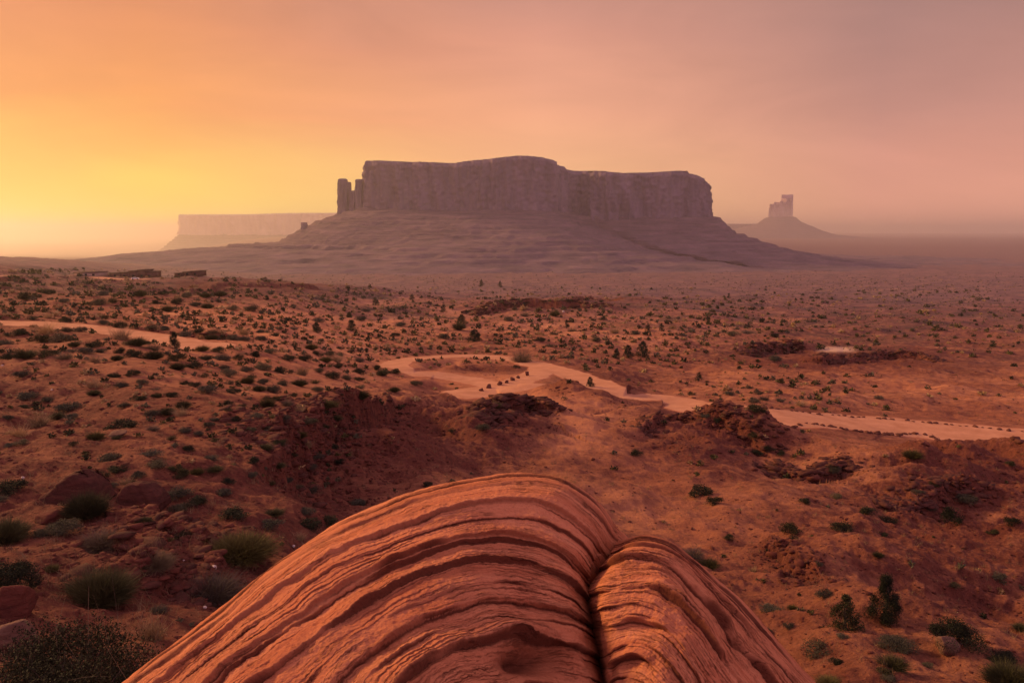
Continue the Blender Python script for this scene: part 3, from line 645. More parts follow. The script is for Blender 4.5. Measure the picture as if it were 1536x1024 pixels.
    nS = len(A); vv = np.concatenate([-np.linspace(.5, .01, 60), s, [1.2]])
    uv = np.stack([np.broadcast_to(np.linspace(0, 1, T)[None], (nS, T)) + seed, np.broadcast_to(vv[:, None], (nS, T)) + np.concatenate([np.zeros((60, T)), u - SS, np.zeros((1, T))])], -1).reshape(-1, 2)
    return A.reshape(-1, 3), grid_faces(nS, T), led.reshape(-1), uv
def sinterp(xs, ys, sig):
    g = np.linspace(xs[0] - 3 * sig, xs[-1] + 3 * sig, 600); v = np.interp(g, xs, ys); st__ = g[1] - g[0]; k = np.exp(-.5 * (np.arange(-150, 151) * st__ / sig) ** 2); k /= k.sum()
    v = np.convolve(np.pad(v, 150, 'edge'), k, 'valid'); return lambda q: np.interp(q, g, v)
oc = np.array([0, 4.8, -5.]); root = empty('sandstone_outcrop', oc)
tag(root, 'large ribbed red sandstone outcrop in the foreground, split in two by a dark crack', 'rock')
dl = sinterp([60, 180, 500, 790, 930, 960], [4.3, 4.5, 5.4, 6.0, 5.6, 5.5], 60.)
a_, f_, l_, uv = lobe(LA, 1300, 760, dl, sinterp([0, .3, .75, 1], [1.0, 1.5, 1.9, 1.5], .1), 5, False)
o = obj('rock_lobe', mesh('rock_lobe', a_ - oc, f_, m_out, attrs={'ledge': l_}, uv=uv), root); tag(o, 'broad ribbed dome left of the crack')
dr = sinterp([900, 985, 1100, 1230, 1300], [5.3, 5.55, 5.3, 4.7, 4.5], 40.)
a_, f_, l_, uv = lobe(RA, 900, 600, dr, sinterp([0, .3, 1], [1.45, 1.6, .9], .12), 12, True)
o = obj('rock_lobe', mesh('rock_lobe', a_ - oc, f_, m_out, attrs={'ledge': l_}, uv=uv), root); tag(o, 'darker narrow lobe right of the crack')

# ------------------------------------------------------------------ plants
def blades(base_, dirs, length, width, rg, bend=.3, segs=2):
    """thin tapering blades, base_ (n,3), dirs (n,3) unit"""
    n = len(base_); side = np.cross(dirs, rg.normal(size=(n, 3))); side /= np.linalg.norm(side, axis=1)[:, None] + 1e-9
    dr_ = rg.normal(size=(n, 3)) * bend; Vs = []
    for k in range(segs + 1):
        v = k / segs; c_ = base_ + dirs * (length * v)[:, None] + dr_ * (length * v * v)[:, None]; w = (width * (1 - .8 * v))[:, None]
        Vs += [c_ - side * w, c_ + side * w]
    Vs = np.stack(Vs, 1); m = 2 * (segs + 1); i0 = (np.arange(n) * m)[:, None, None]
    fs = np.array([[2 * k, 2 * k + 1, 2 * k + 3, 2 * k + 2] for k in range(segs)])[None]
    return Vs.reshape(-1, 3), (i0 + fs).reshape(-1, 4)
def leaves(C, size, rg, up=.3, asp=.5):
    n = len(C); a = rg.normal(size=(n, 3)); a[:, 2] += up; a /= np.linalg.norm(a, axis=1)[:, None]; b_ = np.cross(a, rg.normal(size=(n, 3))); b_ /= np.linalg.norm(b_, axis=1)[:, None] + 1e-9
    s_ = size[:, None]; V_ = np.stack([C - b_ * s_ * asp * .3, C + a * s_ * .5 - b_ * s_ * asp * .5, C + a * s_, C + a * s_ * .5 + b_ * s_ * asp * .5], 1)
    return V_.reshape(-1, 3), np.arange(4 * n).reshape(-1, 4)
def cat(parts):
    Vs, Fs, o_ = [], [], 0
    for v, f_ in parts: Vs.append(v); Fs.append(f_ + o_); o_ += len(v)
    return np.vstack(Vs), np.vstack(Fs)
def crown_pts(n, rg, lumps, rad=.5, h=.7):
    """points gathered in uneven clumps of a low dome; unit = shrub width"""
    th = rg.uniform(0, 2 * math.pi, lumps); r_ = rad * np.sqrt(rg.uniform(0, 1, lumps)) * .78; e = rg.uniform(.25, 1, lumps)
    c_ = np.stack([r_ * np.cos(th), r_ * np.sin(th), h * e * np.sqrt(np.clip(1 - (r_ / rad) ** 2, .05, 1)) * .72], 1); cr = rg.uniform(.13, .26, lumps)
    k = rg.integers(0, lumps, n); d = rg.normal(size=(n, 3)); d /= np.linalg.norm(d, axis=1)[:, None]
    P = c_[k] + d * (cr[k] * rg.uniform(.45, 1.05, n))[:, None] * np.array([1, 1, .8]); P[:, 2] = np.abs(P[:, 2]) * 1.0 + .0
    return P
def stems(n, rg, h=.5, w=.008, spread=.8):
    d = rg.normal(size=(n, 3)) * np.array([spread, spread, .25]); d[:, 2] = np.abs(d[:, 2]) + .7; d /= np.linalg.norm(d, axis=1)[:, None]
    v1 = blades(rg.normal(size=(n, 3)) * np.array([.03, .03, 0]), d, rg.uniform(.5, 1, n) * h, np.full(n, w), rg, .25, 3)
    d2 = np.cross(d, rg.normal(size=(n, 3)) * .0 + np.array([0, 0, 1.])); 
    v2 = blades(rg.normal(size=(n, 3)) * np.array([.03, .03, 0]), d, rg.uniform(.5, 1, n) * h, np.full(n, w * .8), rg, .3, 3)
    return cat([v1, v2])
PROTO = {}
def proto(kind, lod, k):
    key = (kind, lod, k)
    if key in PROTO: return PROTO[key]
    rg = np.random.default_rng(abs(hash((lod, k, len(kind)))) % 99991)
    ms = {}
    nl = {3: 12000, 2: 2600, 1: 480}[lod]; ls = {3: .030, 2: .055, 1: .10}[lod]
    if kind == 'sagebrush':
        ms['foliage'] = (leaves(crown_pts(nl, rg, 24, .5, .62), rg.uniform(.6, 1.3, nl) * ls, rg, .5, .45), m_sage)
        ms['stem'] = (stems(26, rg, .5, .010), m_bark)
    elif kind == 'shrub':
        ms['foliage'] = (leaves(crown_pts(nl, rg, 20, .5, .66), rg.uniform(.6, 1.3, nl) * ls, rg, .4, .5), m_dark)
        ms['stem'] = (stems(18, rg, .45, .011), m_bark)
    elif kind == 'rabbitbrush':
        n = nl; d = rg.normal(size=(n, 3)) * np.array([.75, .75, .3]); d[:, 2] = np.abs(d[:, 2]) + .55; d /= np.linalg.norm(d, axis=1)[:, None]
        b0 = d * rg.uniform(.0, .45, n)[:, None] + rg.normal(size=(n, 3)) * np.array([.05, .05, .01])
        ms['foliage'] = (blades(b0, d, rg.uniform(.10, .34, n), np.full(n, ls * .13), rg, .22, 2), m_green)
        ms['stem'] = (stems(30, rg, .45, .007), m_bark)
    elif kind == 'dry_bush':
        n = nl // 3; d = rg.normal(size=(n, 3)) * np.array([.9, .9, .35]); d[:, 2] = np.abs(d[:, 2]) + .35; d /= np.linalg.norm(d, axis=1)[:, None]
        b0 = d * rg.uniform(.0, .42, n)[:, None]
        ms['twigs'] = (blades(b0, d, rg.uniform(.12, .36, n), np.full(n, ls * .11), rg, .35, 2), m_dry)
        q = nl // 4; ms['foliage'] = (leaves(crown_pts(q, rg, 12, .42, .4), rg.uniform(.5, 1, q) * ls * .8, rg, .4, .45), m_sage)
    elif kind == 'grass_tuft':
        n = {3: 900, 2: 400, 1: 90}[lod]; d = rg.normal(size=(n, 3)) * np.array([.5, .5, .1]); d[:, 2] = np.abs(d[:, 2]) + .8; d /= np.linalg.norm(d, axis=1)[:, None]
        ms['blades'] = (blades(rg.normal(size=(n, 3)) * np.array([.14, .14, 0]), d, rg.uniform(.35, .85, n), np.full(n, .008 if lod > 1 else .02), rg, .3, 3), m_straw)
    elif kind == 'juniper_tree':
        parts = []; H_ = 1.2; n = int(nl * 1.9)
        th = rg.uniform(0, 2 * math.pi, 44); e = rg.uniform(.08, 1, 44) ** 1.25; e[0] = 1; r_ = .52 * (1 - e) ** .6 * rg.uniform(.35, 1, 44) + .01
        c_ = np.stack([r_ * np.cos(th), r_ * np.sin(th), e * H_ * .92], 1); cr = rg.uniform(.10, .20, 44) * (1.15 - .5 * e)
        q = rg.integers(0, 44, n); d = rg.normal(size=(n, 3)); d /= np.linalg.norm(d, axis=1)[:, None]
        P = c_[q] + d * (cr[q] * rg.uniform(.3, 1.1, n))[:, None] * np.array([1, 1, 1.25])
        ms['crown'] = (leaves(P, rg.uniform(.6, 1.3, n) * ls * 1.0, rg, .8, .45), m_dark)
        th8 = np.linspace(0, 2 * math.pi, 8, endpoint=False); rs = []
        for j in range(8):
            v = j / 7; rad = .055 * (1 - .8 * v) + .004; rs.append(np.column_stack([rad * np.cos(th8) + .04 * math.sin(v * 4), rad * np.sin(th8) + .03 * math.sin(v * 5 + 1), v * H_ * .8 + 0 * th8 - .03]))
        tr = [(np.array(rs).reshape(-1, 3), grid_faces(8, 8, True))]
        for j in range(12):
            a0 = np.array([0, 0, rg.uniform(.1, .7)]); e_ = c_[j]; dd = e_ - a0; ln = np.linalg.norm(dd); dd /= ln + 1e-9; s1 = np.cross(dd, [0, 0, 1.]); s1 /= np.linalg.norm(s1) + 1e-9; s2 = np.cross(dd, s1)
            ring = lambda c0, r0: np.array([c0 + r0 * (math.cos(w_) * s1 + math.sin(w_) * s2) for w_ in np.linspace(0, 2 * math.pi, 5, endpoint=False)])
            tr.append((np.vstack([ring(a0, .016), ring(a0 + dd * ln * .5 + [0, 0, -.02], .011), ring(e_, .004)]), grid_faces(3, 5, True)))
        ms['trunk'] = (cat(tr), m_bark)
    out = [(n_, mesh(f'{kind}_{n_}', vf_[0], vf_[1], mt, False)) for n_, (vf_, mt) in ms.items()]
    PROTO[key] = out; return out
CATS = {'sagebrush': 'bush', 'shrub': 'bush', 'rabbitbrush': 'bush', 'dry_bush': 'bush', 'grass_tuft': 'grass tuft', 'juniper_tree': 'tree'}
def plant(kind, P, w, label, group=None, lod=2, hs=1.0, sink=.03, name=None):
    k = int(rng.integers(0, 4 if lod < 3 else 3)); pr = proto(kind, lod, k)
    if lod == 1:
        o_ = obj(name or kind, PROTO.setdefault(('one', kind, k), _join(kind, pr)), None, (P[0], P[1], P[2] - sink * w), rng.uniform(0, 6.28), (w, w, w * hs))
    else:
        o_ = empty(name or kind, (P[0], P[1], P[2] - sink * w)); o_.rotation_euler[2] = rng.uniform(0, 6.28); o_.scale = (w, w, w * hs)
        for n_, me in pr: obj(n_, me, o_)
    return tag(o_, label, CATS[kind], group)
def _join(kind, pr):
    VV, FF, M, o0 = [], [], [], 0
    for i, (n_, me) in enumerate(pr):
        v = np.empty(len(me.vertices) * 3, np.float32); me.vertices.foreach_get('co', v); f_ = np.empty(len(me.loops), np.int32); me.loops.foreach_get('vertex_index', f_)
        VV.append(v.reshape(-1, 3)); FF.append(f_.reshape(-1, 4) + o0); o0 += len(VV[-1]); M.append(np.full(len(FF[-1]), i, np.int32))
    me2 = mesh(kind, np.vstack(VV), np.vstack(FF), [pr_[1].materials[0] for pr_ in pr], False)
    me2.polygons.foreach_set('material_index', np.concatenate(M)); return me2
taken = []
def place(kind, px, py, wpx, label, hs=1.0, group=None, lod=None, name=None):
    P = spot(px, py); D = P[1]; w = wpx / F * math.hypot(P[1], P[2])
    if lod is None: lod = 3 if wpx > 52 else 2 if wpx > 14 else 1
    taken.append((px, py - wpx * .2, wpx * .55)); return plant(kind, P, w, label, group, lod, hs, name=name)

HAND = [
 ('rabbitbrush',130,775,58,1.0,'yellow-green bushy shrub just below the peaked boulder on the left'),
 ('dry_bush',152,822,62,.8,'grey dry bush between two yellow-green bushes on the left slope'),
 ('rabbitbrush',150,905,92,.85,'largest yellow-green bush on the left slope, above the dark thicket'),
 ('shrub',10,885,86,1.0,'big dark green bush cut by the left edge of the photo'),
 ('rabbitbrush',8,812,60,.9,'bright green bush on the left edge above the big dark bush'),
 ('rabbitbrush',362,838,92,.62,'wide olive green bush touching the left flank of the big ribbed rock'),
 ('dry_bush',232,852,56,.8,'small grey bush halfway between the left boulders and the big rock'),
 ('dry_bush',318,898,86,.75,'grey dusty bush right against the lower left flank of the ribbed rock'),
 ('grass_tuft',228,958,44,1.0,'pale straw grass tuft beside the lower left flank of the ribbed rock'),
 ('sagebrush',88,800,64,.6,'low grey sagebrush below the slab at the foot of the peaked boulder'),
 ('shrub',16,734,52,.6,'dark low bush at the left edge level with the peaked boulder'),
 ('shrub',185,641,46,.6,'dark green flat bush alone on the left hillside above the boulders'),
 ('sagebrush',166,690,40,.6,'grey-green bush uphill of the peaked boulder'),
 ('shrub',176,706,32,.6,'dark brownish bush close above the gap of the two boulders'),
 ('sagebrush',228,684,34,.6,'grey sagebrush upper one of the cluster above the squat boulder'),
 ('sagebrush',238,698,36,.6,'dark grey-green bush in the middle of the cluster above the squat boulder'),
 ('shrub',262,706,26,.8,'small dark bush at the right end of the cluster above the squat boulder'),
 ('shrub',199,724,13,.8,'tiny dark bush just above the squat boulder'),
 ('sagebrush',268,745,42,.7,'grey-green bush right of the squat boulder'),
 ('shrub',293,757,36,.7,'dark bush at the lower right of the squat boulder'),
 ('shrub',343,724,22,.8,'round dark green bush alone on bare sand right of the squat boulder'),
 ('sagebrush',318,689,26,.6,'upper of two stacked grey-green bushes on bare sand'),
 ('rabbitbrush',322,706,26,.55,'lower of two stacked green bushes on bare sand'),
 ('shrub',352,777,44,.7,'dark green bush between the squat boulder and the ribbed rock'),
 ('sagebrush',405,790,42,.6,'brownish bush above the wide olive bush'),
 ('rabbitbrush',412,772,30,.5,'pale olive clump uphill of the wide olive bush'),
 ('sagebrush',458,770,32,.6,'grey-green bush left of the ribbed rock crest'),
 ('shrub',462,792,44,.6,'dark olive bush close to the left flank of the ribbed rock'),
 ('shrub',492,786,32,.75,'dark bush touching the ribbed rock left flank below its crest'),
 ('sagebrush',536,757,32,.65,'grey-green bush peeping over the left shoulder of the ribbed rock'),
 ('rabbitbrush',489,611,38,.5,'bright green rounded bush on the sandy slope above the dark ledge'),
 ('sagebrush',376,645,24,.5,'small pale green bush in the sand of the left slope'),
 ('shrub',200,562,22,.8,'dark bush left of the sandy saddle, upper of a pair'),
 ('shrub',170,566,20,.8,'round green-black bush on the hillside below the left road'),
 ('shrub',258,595,24,.65,'dark round bush centre of the left hillside'),
 ('sagebrush',40,597,36,.6,'grey-green bush on the far left hillside'),
 ('shrub',36,612,22,.6,'dark oval bush below the grey-green one on the far left hillside'),
 ('sagebrush',104,615,44,.6,'wide grey sagebrush on the left hillside'),
 ('shrub',292,580,20,.8,'dark round bush in the sandy saddle, right one'),
 ('shrub',276,577,16,.8,'dark round bush in the sandy saddle, left one'),
 ('shrub',140,520,30,.7,'dark bush on the brow just below the left road'),
 ('shrub',180,530,18,1.1,'upright dark bush on the brow left of the lone juniper'),
 ('shrub',25,503,34,.6,'dark wide bush on the brow at the far left'),
 ('shrub',345,670,14,.8,'small dark bush on bare sand left of the dark ledge'),
 ('shrub',1186,799,34,.85,'round dark green bush, left one of two on the right flat'),
 ('shrub',1264,796,34,.8,'round dark bush, right one of two on the right flat'),
 ('shrub',1428,782,34,1.2,'tall dark bush at the foot of the right hill'),
 ('shrub',1518,786,24,.9,'dark round bush on the right hillside near the photo edge'),
 ('juniper_tree',1266,942,50,.85,'bushy juniper with ragged double crown left of the taller juniper'),
 ('juniper_tree',1328,928,56,1.0,'tallest dark juniper on the lower right flat'),
 ('shrub',1430,965,72,.85,'large round black-green bush behind the pale boulder'),
 ('sagebrush',1228,978,50,.55,'dark low bush near the right flank of the ribbed rock'),
 ('shrub',1254,996,25,.8,'small dark bush just below the low bush near the rock flank'),
 ('sagebrush',1346,972,54,.6,'grey-olive bush below the tallest juniper'),
 ('rabbitbrush',1340,1000,44,.55,'grey-green grassy bush at the bottom of the right flat'),
 ('shrub',1327,1012,28,.8,'small dark bush at the bottom left of the grassy bush'),
 ('sagebrush',1392,1000,18,.8,'tiny bush below the pale boulder'),
 ('shrub',1495,988,56,.5,'flat dark bush right of the pale boulder'),
 ('rabbitbrush',1518,1030,70,.7,'yellow-green bush in the lower right corner'),
 ('rabbitbrush',1532,945,24,.7,'green bush at the right edge of the lower flat'),
 ('sagebrush',1156,915,36,.5,'low bush beside the right flank of the ribbed rock'),
 ('dry_bush',1040,836,34,.9,'spiky dry bush behind the crest of the right rock lobe'),
 ('rabbitbrush',1063,850,32,.6,'green bush behind the crest of the right rock lobe'),
 ('shrub',1052,742,36,.9,'large dark bush in the wash below the right ledge'),
 ('shrub',1072,755,26,.8,'smaller dark bush joined to the large one in the wash'),
 ('rabbitbrush',1245,1030,40,.6,'olive bush at the bottom edge next to the right rock flank'),
 ('shrub',1301,768,30,.6,'dark bush at the lip of the shallow gully'),
 ('shrub',1330,782,34,.4,'long low green bush trailing along the shallow gully'),
 ('shrub',1325,804,16,.8,'little dark bush under the shallow gully'),
 ('shrub',1402,728,18,.8,'dark bush halfway up the right hill'),
 ('sagebrush',1378,740,22,.6,'grey bush at the left foot of the right hill'),
 ('sagebrush',1396,765,16,.8,'small grey bush left of the tall dark bush'),
 ('shrub',1172,682,16,.8,'dark bush on the crest of the right centre hill'),
 ('shrub',1131,656,20,.8,'dark bush under the crest ledge of the right centre hill'),
 ('shrub',1515,697,16,.8,'dark bush on top of the right hill'),
 ('shrub',955,682,20,.9,'dark green bush at the left end of the right ledge'),
 ('shrub',678,648,14,.9,'small green bush on the dark red slope'),
 ('juniper_tree',262,523,20,1.1,'lone upright juniper beside the left road'),
 ('juniper_tree',712,512,27,.62,'round juniper beyond the loop road, largest in the plain'),
 ('juniper_tree',475,498,20,.65,'reddish round juniper left of centre in the sandy plain'),
 ('juniper_tree',527,496,22,.65,'round juniper in the sandy plain below the dark hill'),
 ('juniper_tree',563,458,14,.75,'small juniper at the right foot of the dark hill'),
 ('juniper_tree',618,450,10,.8,'tiny juniper right of the dark hill'),
 ('juniper_tree',665,469,13,.8,'small juniper left of the dark scarp'),
 ('juniper_tree',692,485,20,.6,'juniper uphill of the largest one in the plain'),
 ('juniper_tree',924,537,15,.8,'leftmost juniper of the trio beyond the road bend'),
 ('juniper_tree',942,536,20,.8,'middle juniper of the trio beyond the road bend'),
 ('juniper_tree',964,535,25,.8,'biggest juniper of the trio beyond the road bend'),
 ('dry_bush',783,543,34,1.1,'reddish bare thicket at the far side of the road loop'),
 ('juniper_tree',885,580,15,.85,'juniper on the near side of the road where the loop begins'),
 ('juniper_tree',1048,571,13,.9,'juniper alone on the sand above the right road'),
 ('juniper_tree',850,492,12,.9,'small juniper in the plain right of the largest one'),
 ('juniper_tree',972,496,12,.8,'small juniper left one of a pair below the far scarp'),
 ('juniper_tree',992,497,12,.9,'small juniper right one of a pair below the far scarp'),
 ('juniper_tree',722,430,10,.9,'faint juniper left one of two on the far rise'),
 ('juniper_tree',750,431,9,.9,'faint juniper right one of two on the far rise'),
 ('juniper_tree',1093,448,8,.9,'distant tiny juniper on the plain under the right end of the mesa'),
]
for kind, px, py, wpx, hs, lab in HAND: place(kind, px, py, wpx, lab, hs)

# dark thicket at the bottom left, with bare branches
P = spot(95, 1045); w = 225 / F * math.hypot(P[1], P[2])
rt = empty('thicket', (P[0], P[1], P[2] - .1)); tag(rt, 'dark tangled thicket with bare grey branches in the bottom left corner', 'bush')
rg = np.random.default_rng(5); n = 30000
C_ = crown_pts(n, rg, 40, .55, .5)
obj('foliage', mesh('foliage', *leaves(C_ * w, rg.uniform(.5, 1.2, n) * .034, rg, .4, .4), m_dark, False), rt)
n = 500; d = rg.normal(size=(n, 3)) * np.array([.8, .8, .35]); d[:, 2] = np.abs(d[:, 2]) + .6; d /= np.linalg.norm(d, axis=1)[:, None]
b0 = rg.uniform(-.42, .42, (n, 3)) * np.array([1, .9, 0]) * w
obj('twigs', mesh('twigs', *cat([blades(b0, d, rg.uniform(.15, .42, n) * w * .9, np.full(n, .0035), rg, .3, 4), blades(b0, d, rg.uniform(.1, .35, n) * w, np.full(n, .005), rg, .4, 4)]), m_bark, False), rt)
n = 36; d = rg.normal(size=(n, 3)) * np.array([.6, .6, .2]); d[:, 2] = np.abs(d[:, 2]) + .8; d /= np.linalg.norm(d, axis=1)[:, None]
b0 = rg.uniform(-.4, .5, (n, 3)) * np.array([1, .7, 0]) * w
obj('dead_branch', mesh('dead_branch', *blades(b0, d, rg.uniform(.25, .45, n) * w, np.full(n, .006), rg, .35, 6), m_dry, False), rt)
taken.append((95, 990, 120))

# scattered growth: nearest/largest ones are things, the rest one mass
def density(px, py):
    d = np.where((py > 640) & (px > 560), .015, .05)
    def g(bx, by, rx, ry, v):
        nonlocal d; d = d + v * np.exp(-((px - bx) / rx) ** 2 - ((py - by) / ry) ** 2)
    g(250,445,280,32,1.3); g(620,490,330,34,1.3); g(420,560,110,45,1.1); g(200,600,200,60,.25); g(950,485,200,28,1.0); g(1150,590,130,28,.55); g(1350,450,300,40,.5); g(150,510,120,14,.8)
    g(600,640,120,50,-.05); g(900,640,100,50,-.2); g(300,700,200,60,.05); g(1000,445,600,18,.7); g(470,680,60,60,.25); g(1150,700,150,40,.05); g(1180,900,60,50,.1); g(900,540,120,15,.6)
    g(350,432,150,10,-1.0); g(820,458,110,6,-.8); g(500,540,60,40,.4)
    return np.clip(d, .02, 1.5)
NC = 110000
cx = rng.uniform(-40, 1576, NC); cy = 404 + (1024 - 404) * rng.uniform(0, 1, NC) ** 3.0
ok = (rng.uniform(0, 1.05, NC) < density(cx, cy) ** 1.15) & ((fbm(cx / 55, cy / 16, 4, 77, .6) + rng.normal(0, .2, NC)) > -.08)
cx, cy = cx[ok], cy[ok]
PP = np.concatenate([hits(cx[i:i + 4000], cy[i:i + 4000]) for i in range(0, len(cx), 4000)])
NF = 26000; fx = rng.uniform(-40, 1576, NF); fy = rng.uniform(414, 545, NF); w_ = np.exp(-((fx - 620) / 420) ** 2) + .75 * sstep(900, 1200, fx) * (1 - sstep(500, 540, fy)) + .5 * (fx < 350)
of = (rng.uniform(0, 1, NF) < w_) & (fbm(fx / 70, fy / 10, 4, 79, .6) + rng.normal(0, .2, NF) > -.12) & ~((np.abs(fy - 431) < 12) & (np.abs(fx - 350) < 150)) & ~((np.abs(fy - 459) < 9) & (np.abs(fx - 830) < 130)) & ~((np.abs(fy - 540) < 10) & (fx > 1120) & (fx < 1440))
cx = np.concatenate([cx, fx[of]]); cy = np.concatenate([cy, fy[of]]); nf_ = int(of.sum())
PP = np.concatenate([PP] + [hits(fx[of][i:i + 4000], fy[of][i:i + 4000]) for i in range(0, nf_, 4000)])
dist = np.hypot(PP[:, 0], PP[:, 1])
sz = rng.lognormal(-.34, .58, len(PP)) * np.where(dist < 60, .62, 1.0) * np.interp(dist, [5, 80, 300, 1500], [.75, .95, 1.35, 2.6])
sz = np.minimum(sz, np.where(dist < 200, 1.9, 5)); sz[-nf_:] *= .8
spx = sz / dist * F
keep = (Cs(PP[:, 0], PP[:, 1]) < .01) & (dist < 2600) & (spx < 30)
for tx, ty, tr_ in taken: keep &= ~((np.abs(cx - tx) < tr_ + spx * .4) & (np.abs(cy - ty) < tr_ * .8))
# keep distance between neighbours of similar size
o_ = np.argsort(-spx); sel = []; cell = {}
for i in o_:
    if not keep[i]: continue
    k_ = (int(cx[i] // 30), int(cy[i] // 30)); bad = False
    for a in (-1, 0, 1):
        for b_ in (-1, 0, 1):
            for j in cell.get((k_[0] + a, k_[1] + b_), ()):
                if abs(cx[i] - cx[j]) < .42 * (spx[i] + spx[j]) and abs(cy[i] - cy[j]) < .22 * (spx[i] + spx[j]): bad = True; break
            if bad: break
        if bad: break
    if bad: continue
    sel.append(i); cell.setdefault(k_, []).append(i)
sel = np.array(sel)
def zone(px, py):
    if py > 700: return ('on the left slope beside the big rock' if px < 600 else 'on the lower right flat beside the ribbed rock' if px > 980 else 'on the red flat behind the ribbed rock')
    if px < 600: return 'on the sandy left hillside' if py > 525 else 'on the hill beyond the left road'
    if px < 980: return 'on the dark red slopes below the road loop' if py > 590 else 'in the sandy plain around the road loop'
    return 'on the right centre hills' if py > 640 else 'on the flats around the right road'
n_ind = 285; cnt = 0
for i in sel:
    if cx[i] < 0 or cx[i] > 1536: continue
    kd = ('shrub', 'sagebrush', 'sagebrush', 'shrub', 'rabbitbrush')[int(rng.integers(0, 5))] if rng.uniform() > .16 else ('dry_bush', 'grass_tuft', 'grass_tuft')[int(rng.integers(0, 3))]
    desc = {'shrub': 'small dark round bush', 'sagebrush': 'small grey-green sagebrush', 'rabbitbrush': 'small olive green bush', 'dry_bush': 'small grey leafless bush', 'grass_tuft': 'pale straw grass clump'}[kd]
    z_ = zone(cx[i], cy[i])
    plant(kd, PP[i], sz[i], f'{desc} {z_}', f'{desc.split(" ", 1)[1]}s {z_}', 2 if spx[i] > 16 else 1, rng.uniform(.65, .9)); cnt += 1
    sel_used = i
    if cnt >= n_ind: break
used_at = np.where(sel == sel_used)[0][0]; rest = np.array([i for i in sel[used_at + 1:]] + [i for i in sel[:used_at] if cx[i] < 0 or cx[i] > 1536])
print('scatter', len(sel), 'rest', len(rest))
def cloud(name, idx, mat, nq, seed, sc_h=.62):
    rg = np.random.default_rng(seed); m = len(idx); P = np.repeat(PP[idx], nq, 0); s_ = np.repeat(sz[idx], nq)
    d = rg.normal(size=(m * nq, 3)); d /= np.linalg.norm(d, axis=1)[:, None]; d[:, 2] = np.abs(d[:, 2]); r_ = rg.uniform(.25, 1, m * nq) ** .6
    el_ = np.repeat(rg.uniform(.7, 1.3, (m, 3)), nq, 0)
    C = P + d * (r_ * s_ * .42)[:, None] * el_ * np.array([1, 1, sc_h * 1.6]); return leaves(C, s_ * rg.uniform(.22, .42, m * nq), rg, .5, .6)
g1, g2 = [rest[k::3] for k in (0, 1)], rest[2::3]; g1 = np.concatenate(g1) if False else g1
parts = []; mats = [m_dark, m_sage, m_green]; mi = []
mats.append(m_straw)
for k in range(4):
    idx = rest[k::4]; bigm = spx[idx] > 5
    for sub, nq in ((idx[bigm], 46), (idx[~bigm], 16)):
        if len(sub): pt = cloud('x', sub, None, nq, 90 + k, .62 if k < 3 else .4); parts.append(pt); mi.append(np.full(len(pt[1]), k, np.int32))
Vc, Fcc = cat(parts); me = mesh('scrub_cover', Vc, Fcc, mats, False); me.polygons.foreach_set('material_index', np.concatenate(mi))
tag(obj('scrub_cover', me), kind='stuff')
# dry grass
ng = 2600; gx = rng.uniform(0, 1536, ng); gy = 560 + 464 * rng.uniform(0, 1, ng) ** 1.3
okg = fbm(gx / 90, gy / 40, 3, 88) > .0; gx, gy = gx[okg], gy[okg]; GP = hits(gx, gy); okg = (Cs(GP[:, 0], GP[:, 1]) < .01); GP = GP[okg]; nq = 14
B = np.repeat(GP, nq, 0) + rng.normal(size=(len(GP) * nq, 3)) * np.array([.07, .07, 0]); d = rng.normal(size=B.shape) * .45; d[:, 2] = 1; d /= np.linalg.norm(d, axis=1)[:, None]
dd = np.repeat(np.hypot(GP[:, 0], GP[:, 1]), nq)
tag(obj('dry_grass', mesh('dry_grass', *blades(B, d, rng.uniform(.07, .20, len(B)), .0015 + dd * .00012, rng, .3, 2), m_straw, False)), kind='stuff')

# ------------------------------------------------------------------ rocks
import bmesh
def ico(sub):
    bm = bmesh.new(); bmesh.ops.create_icosphere(bm, subdivisions=sub, radius=1); v = np.array([x.co[:] for x in bm.verts]); f_ = np.array([[q.index for q in p_.verts] for p_ in bm.faces]); bm.free(); return v, f_
def noise3(v, s): return pn(v[:, 0] + v[:, 2] * .7, v[:, 1] - v[:, 2] * .6, s)
def hull_geo(P, sub, seed, rough):
    bm = bmesh.new()
    for q in P: bm.verts.new(q)
    res = bmesh.ops.convex_hull(bm, input=bm.verts[:]); junk = [e for e in set(res['geom_interior'] + res['geom_unused']) if isinstance(e, bmesh.types.BMVert) and e.is_valid]
    bmesh.ops.delete(bm, geom=junk, context='VERTS')
    if sub > 1:
        bmesh.ops.bevel(bm, geom=bm.edges[:], offset=.06, segments=1, affect='EDGES'); bmesh.ops.triangulate(bm, faces=bm.faces[:])
        for _ in range(sub - 1): bmesh.ops.subdivide_edges(bm, edges=[e for e in bm.edges if e.calc_length() > .10], cuts=1, use_grid_fill=False); bmesh.ops.triangulate(bm, faces=bm.faces[:])
    bmesh.ops.triangulate(bm, faces=bm.faces[:]); bm.normal_update()
    v = np.array([x.co[:] for x in bm.verts]); nr = np.array([x.normal[:] for x in bm.verts]); bm.verts.index_update(); f_ = np.array([[q.index for q in p_.verts] for p_ in bm.faces]); bm.free()
    if sub > 1: v = v + nr * (rough * (noise3(v * 2.6, seed) + .6 * noise3(v * 7, seed + 1) + .35 * noise3(v * 17, seed + 2)))[:, None]
    return v, f_
def rock_geo(sub, seed, cuts=9, rough=.12):
    rg = np.random.default_rng(seed); d = rg.normal(size=(15, 3)); d /= np.linalg.norm(d, axis=1)[:, None]; d *= rg.uniform(.8, 1.05, (15, 1))
    v, f_ = hull_geo(d, sub, seed, rough * .35); v[:, 2] += .35; return v, f_
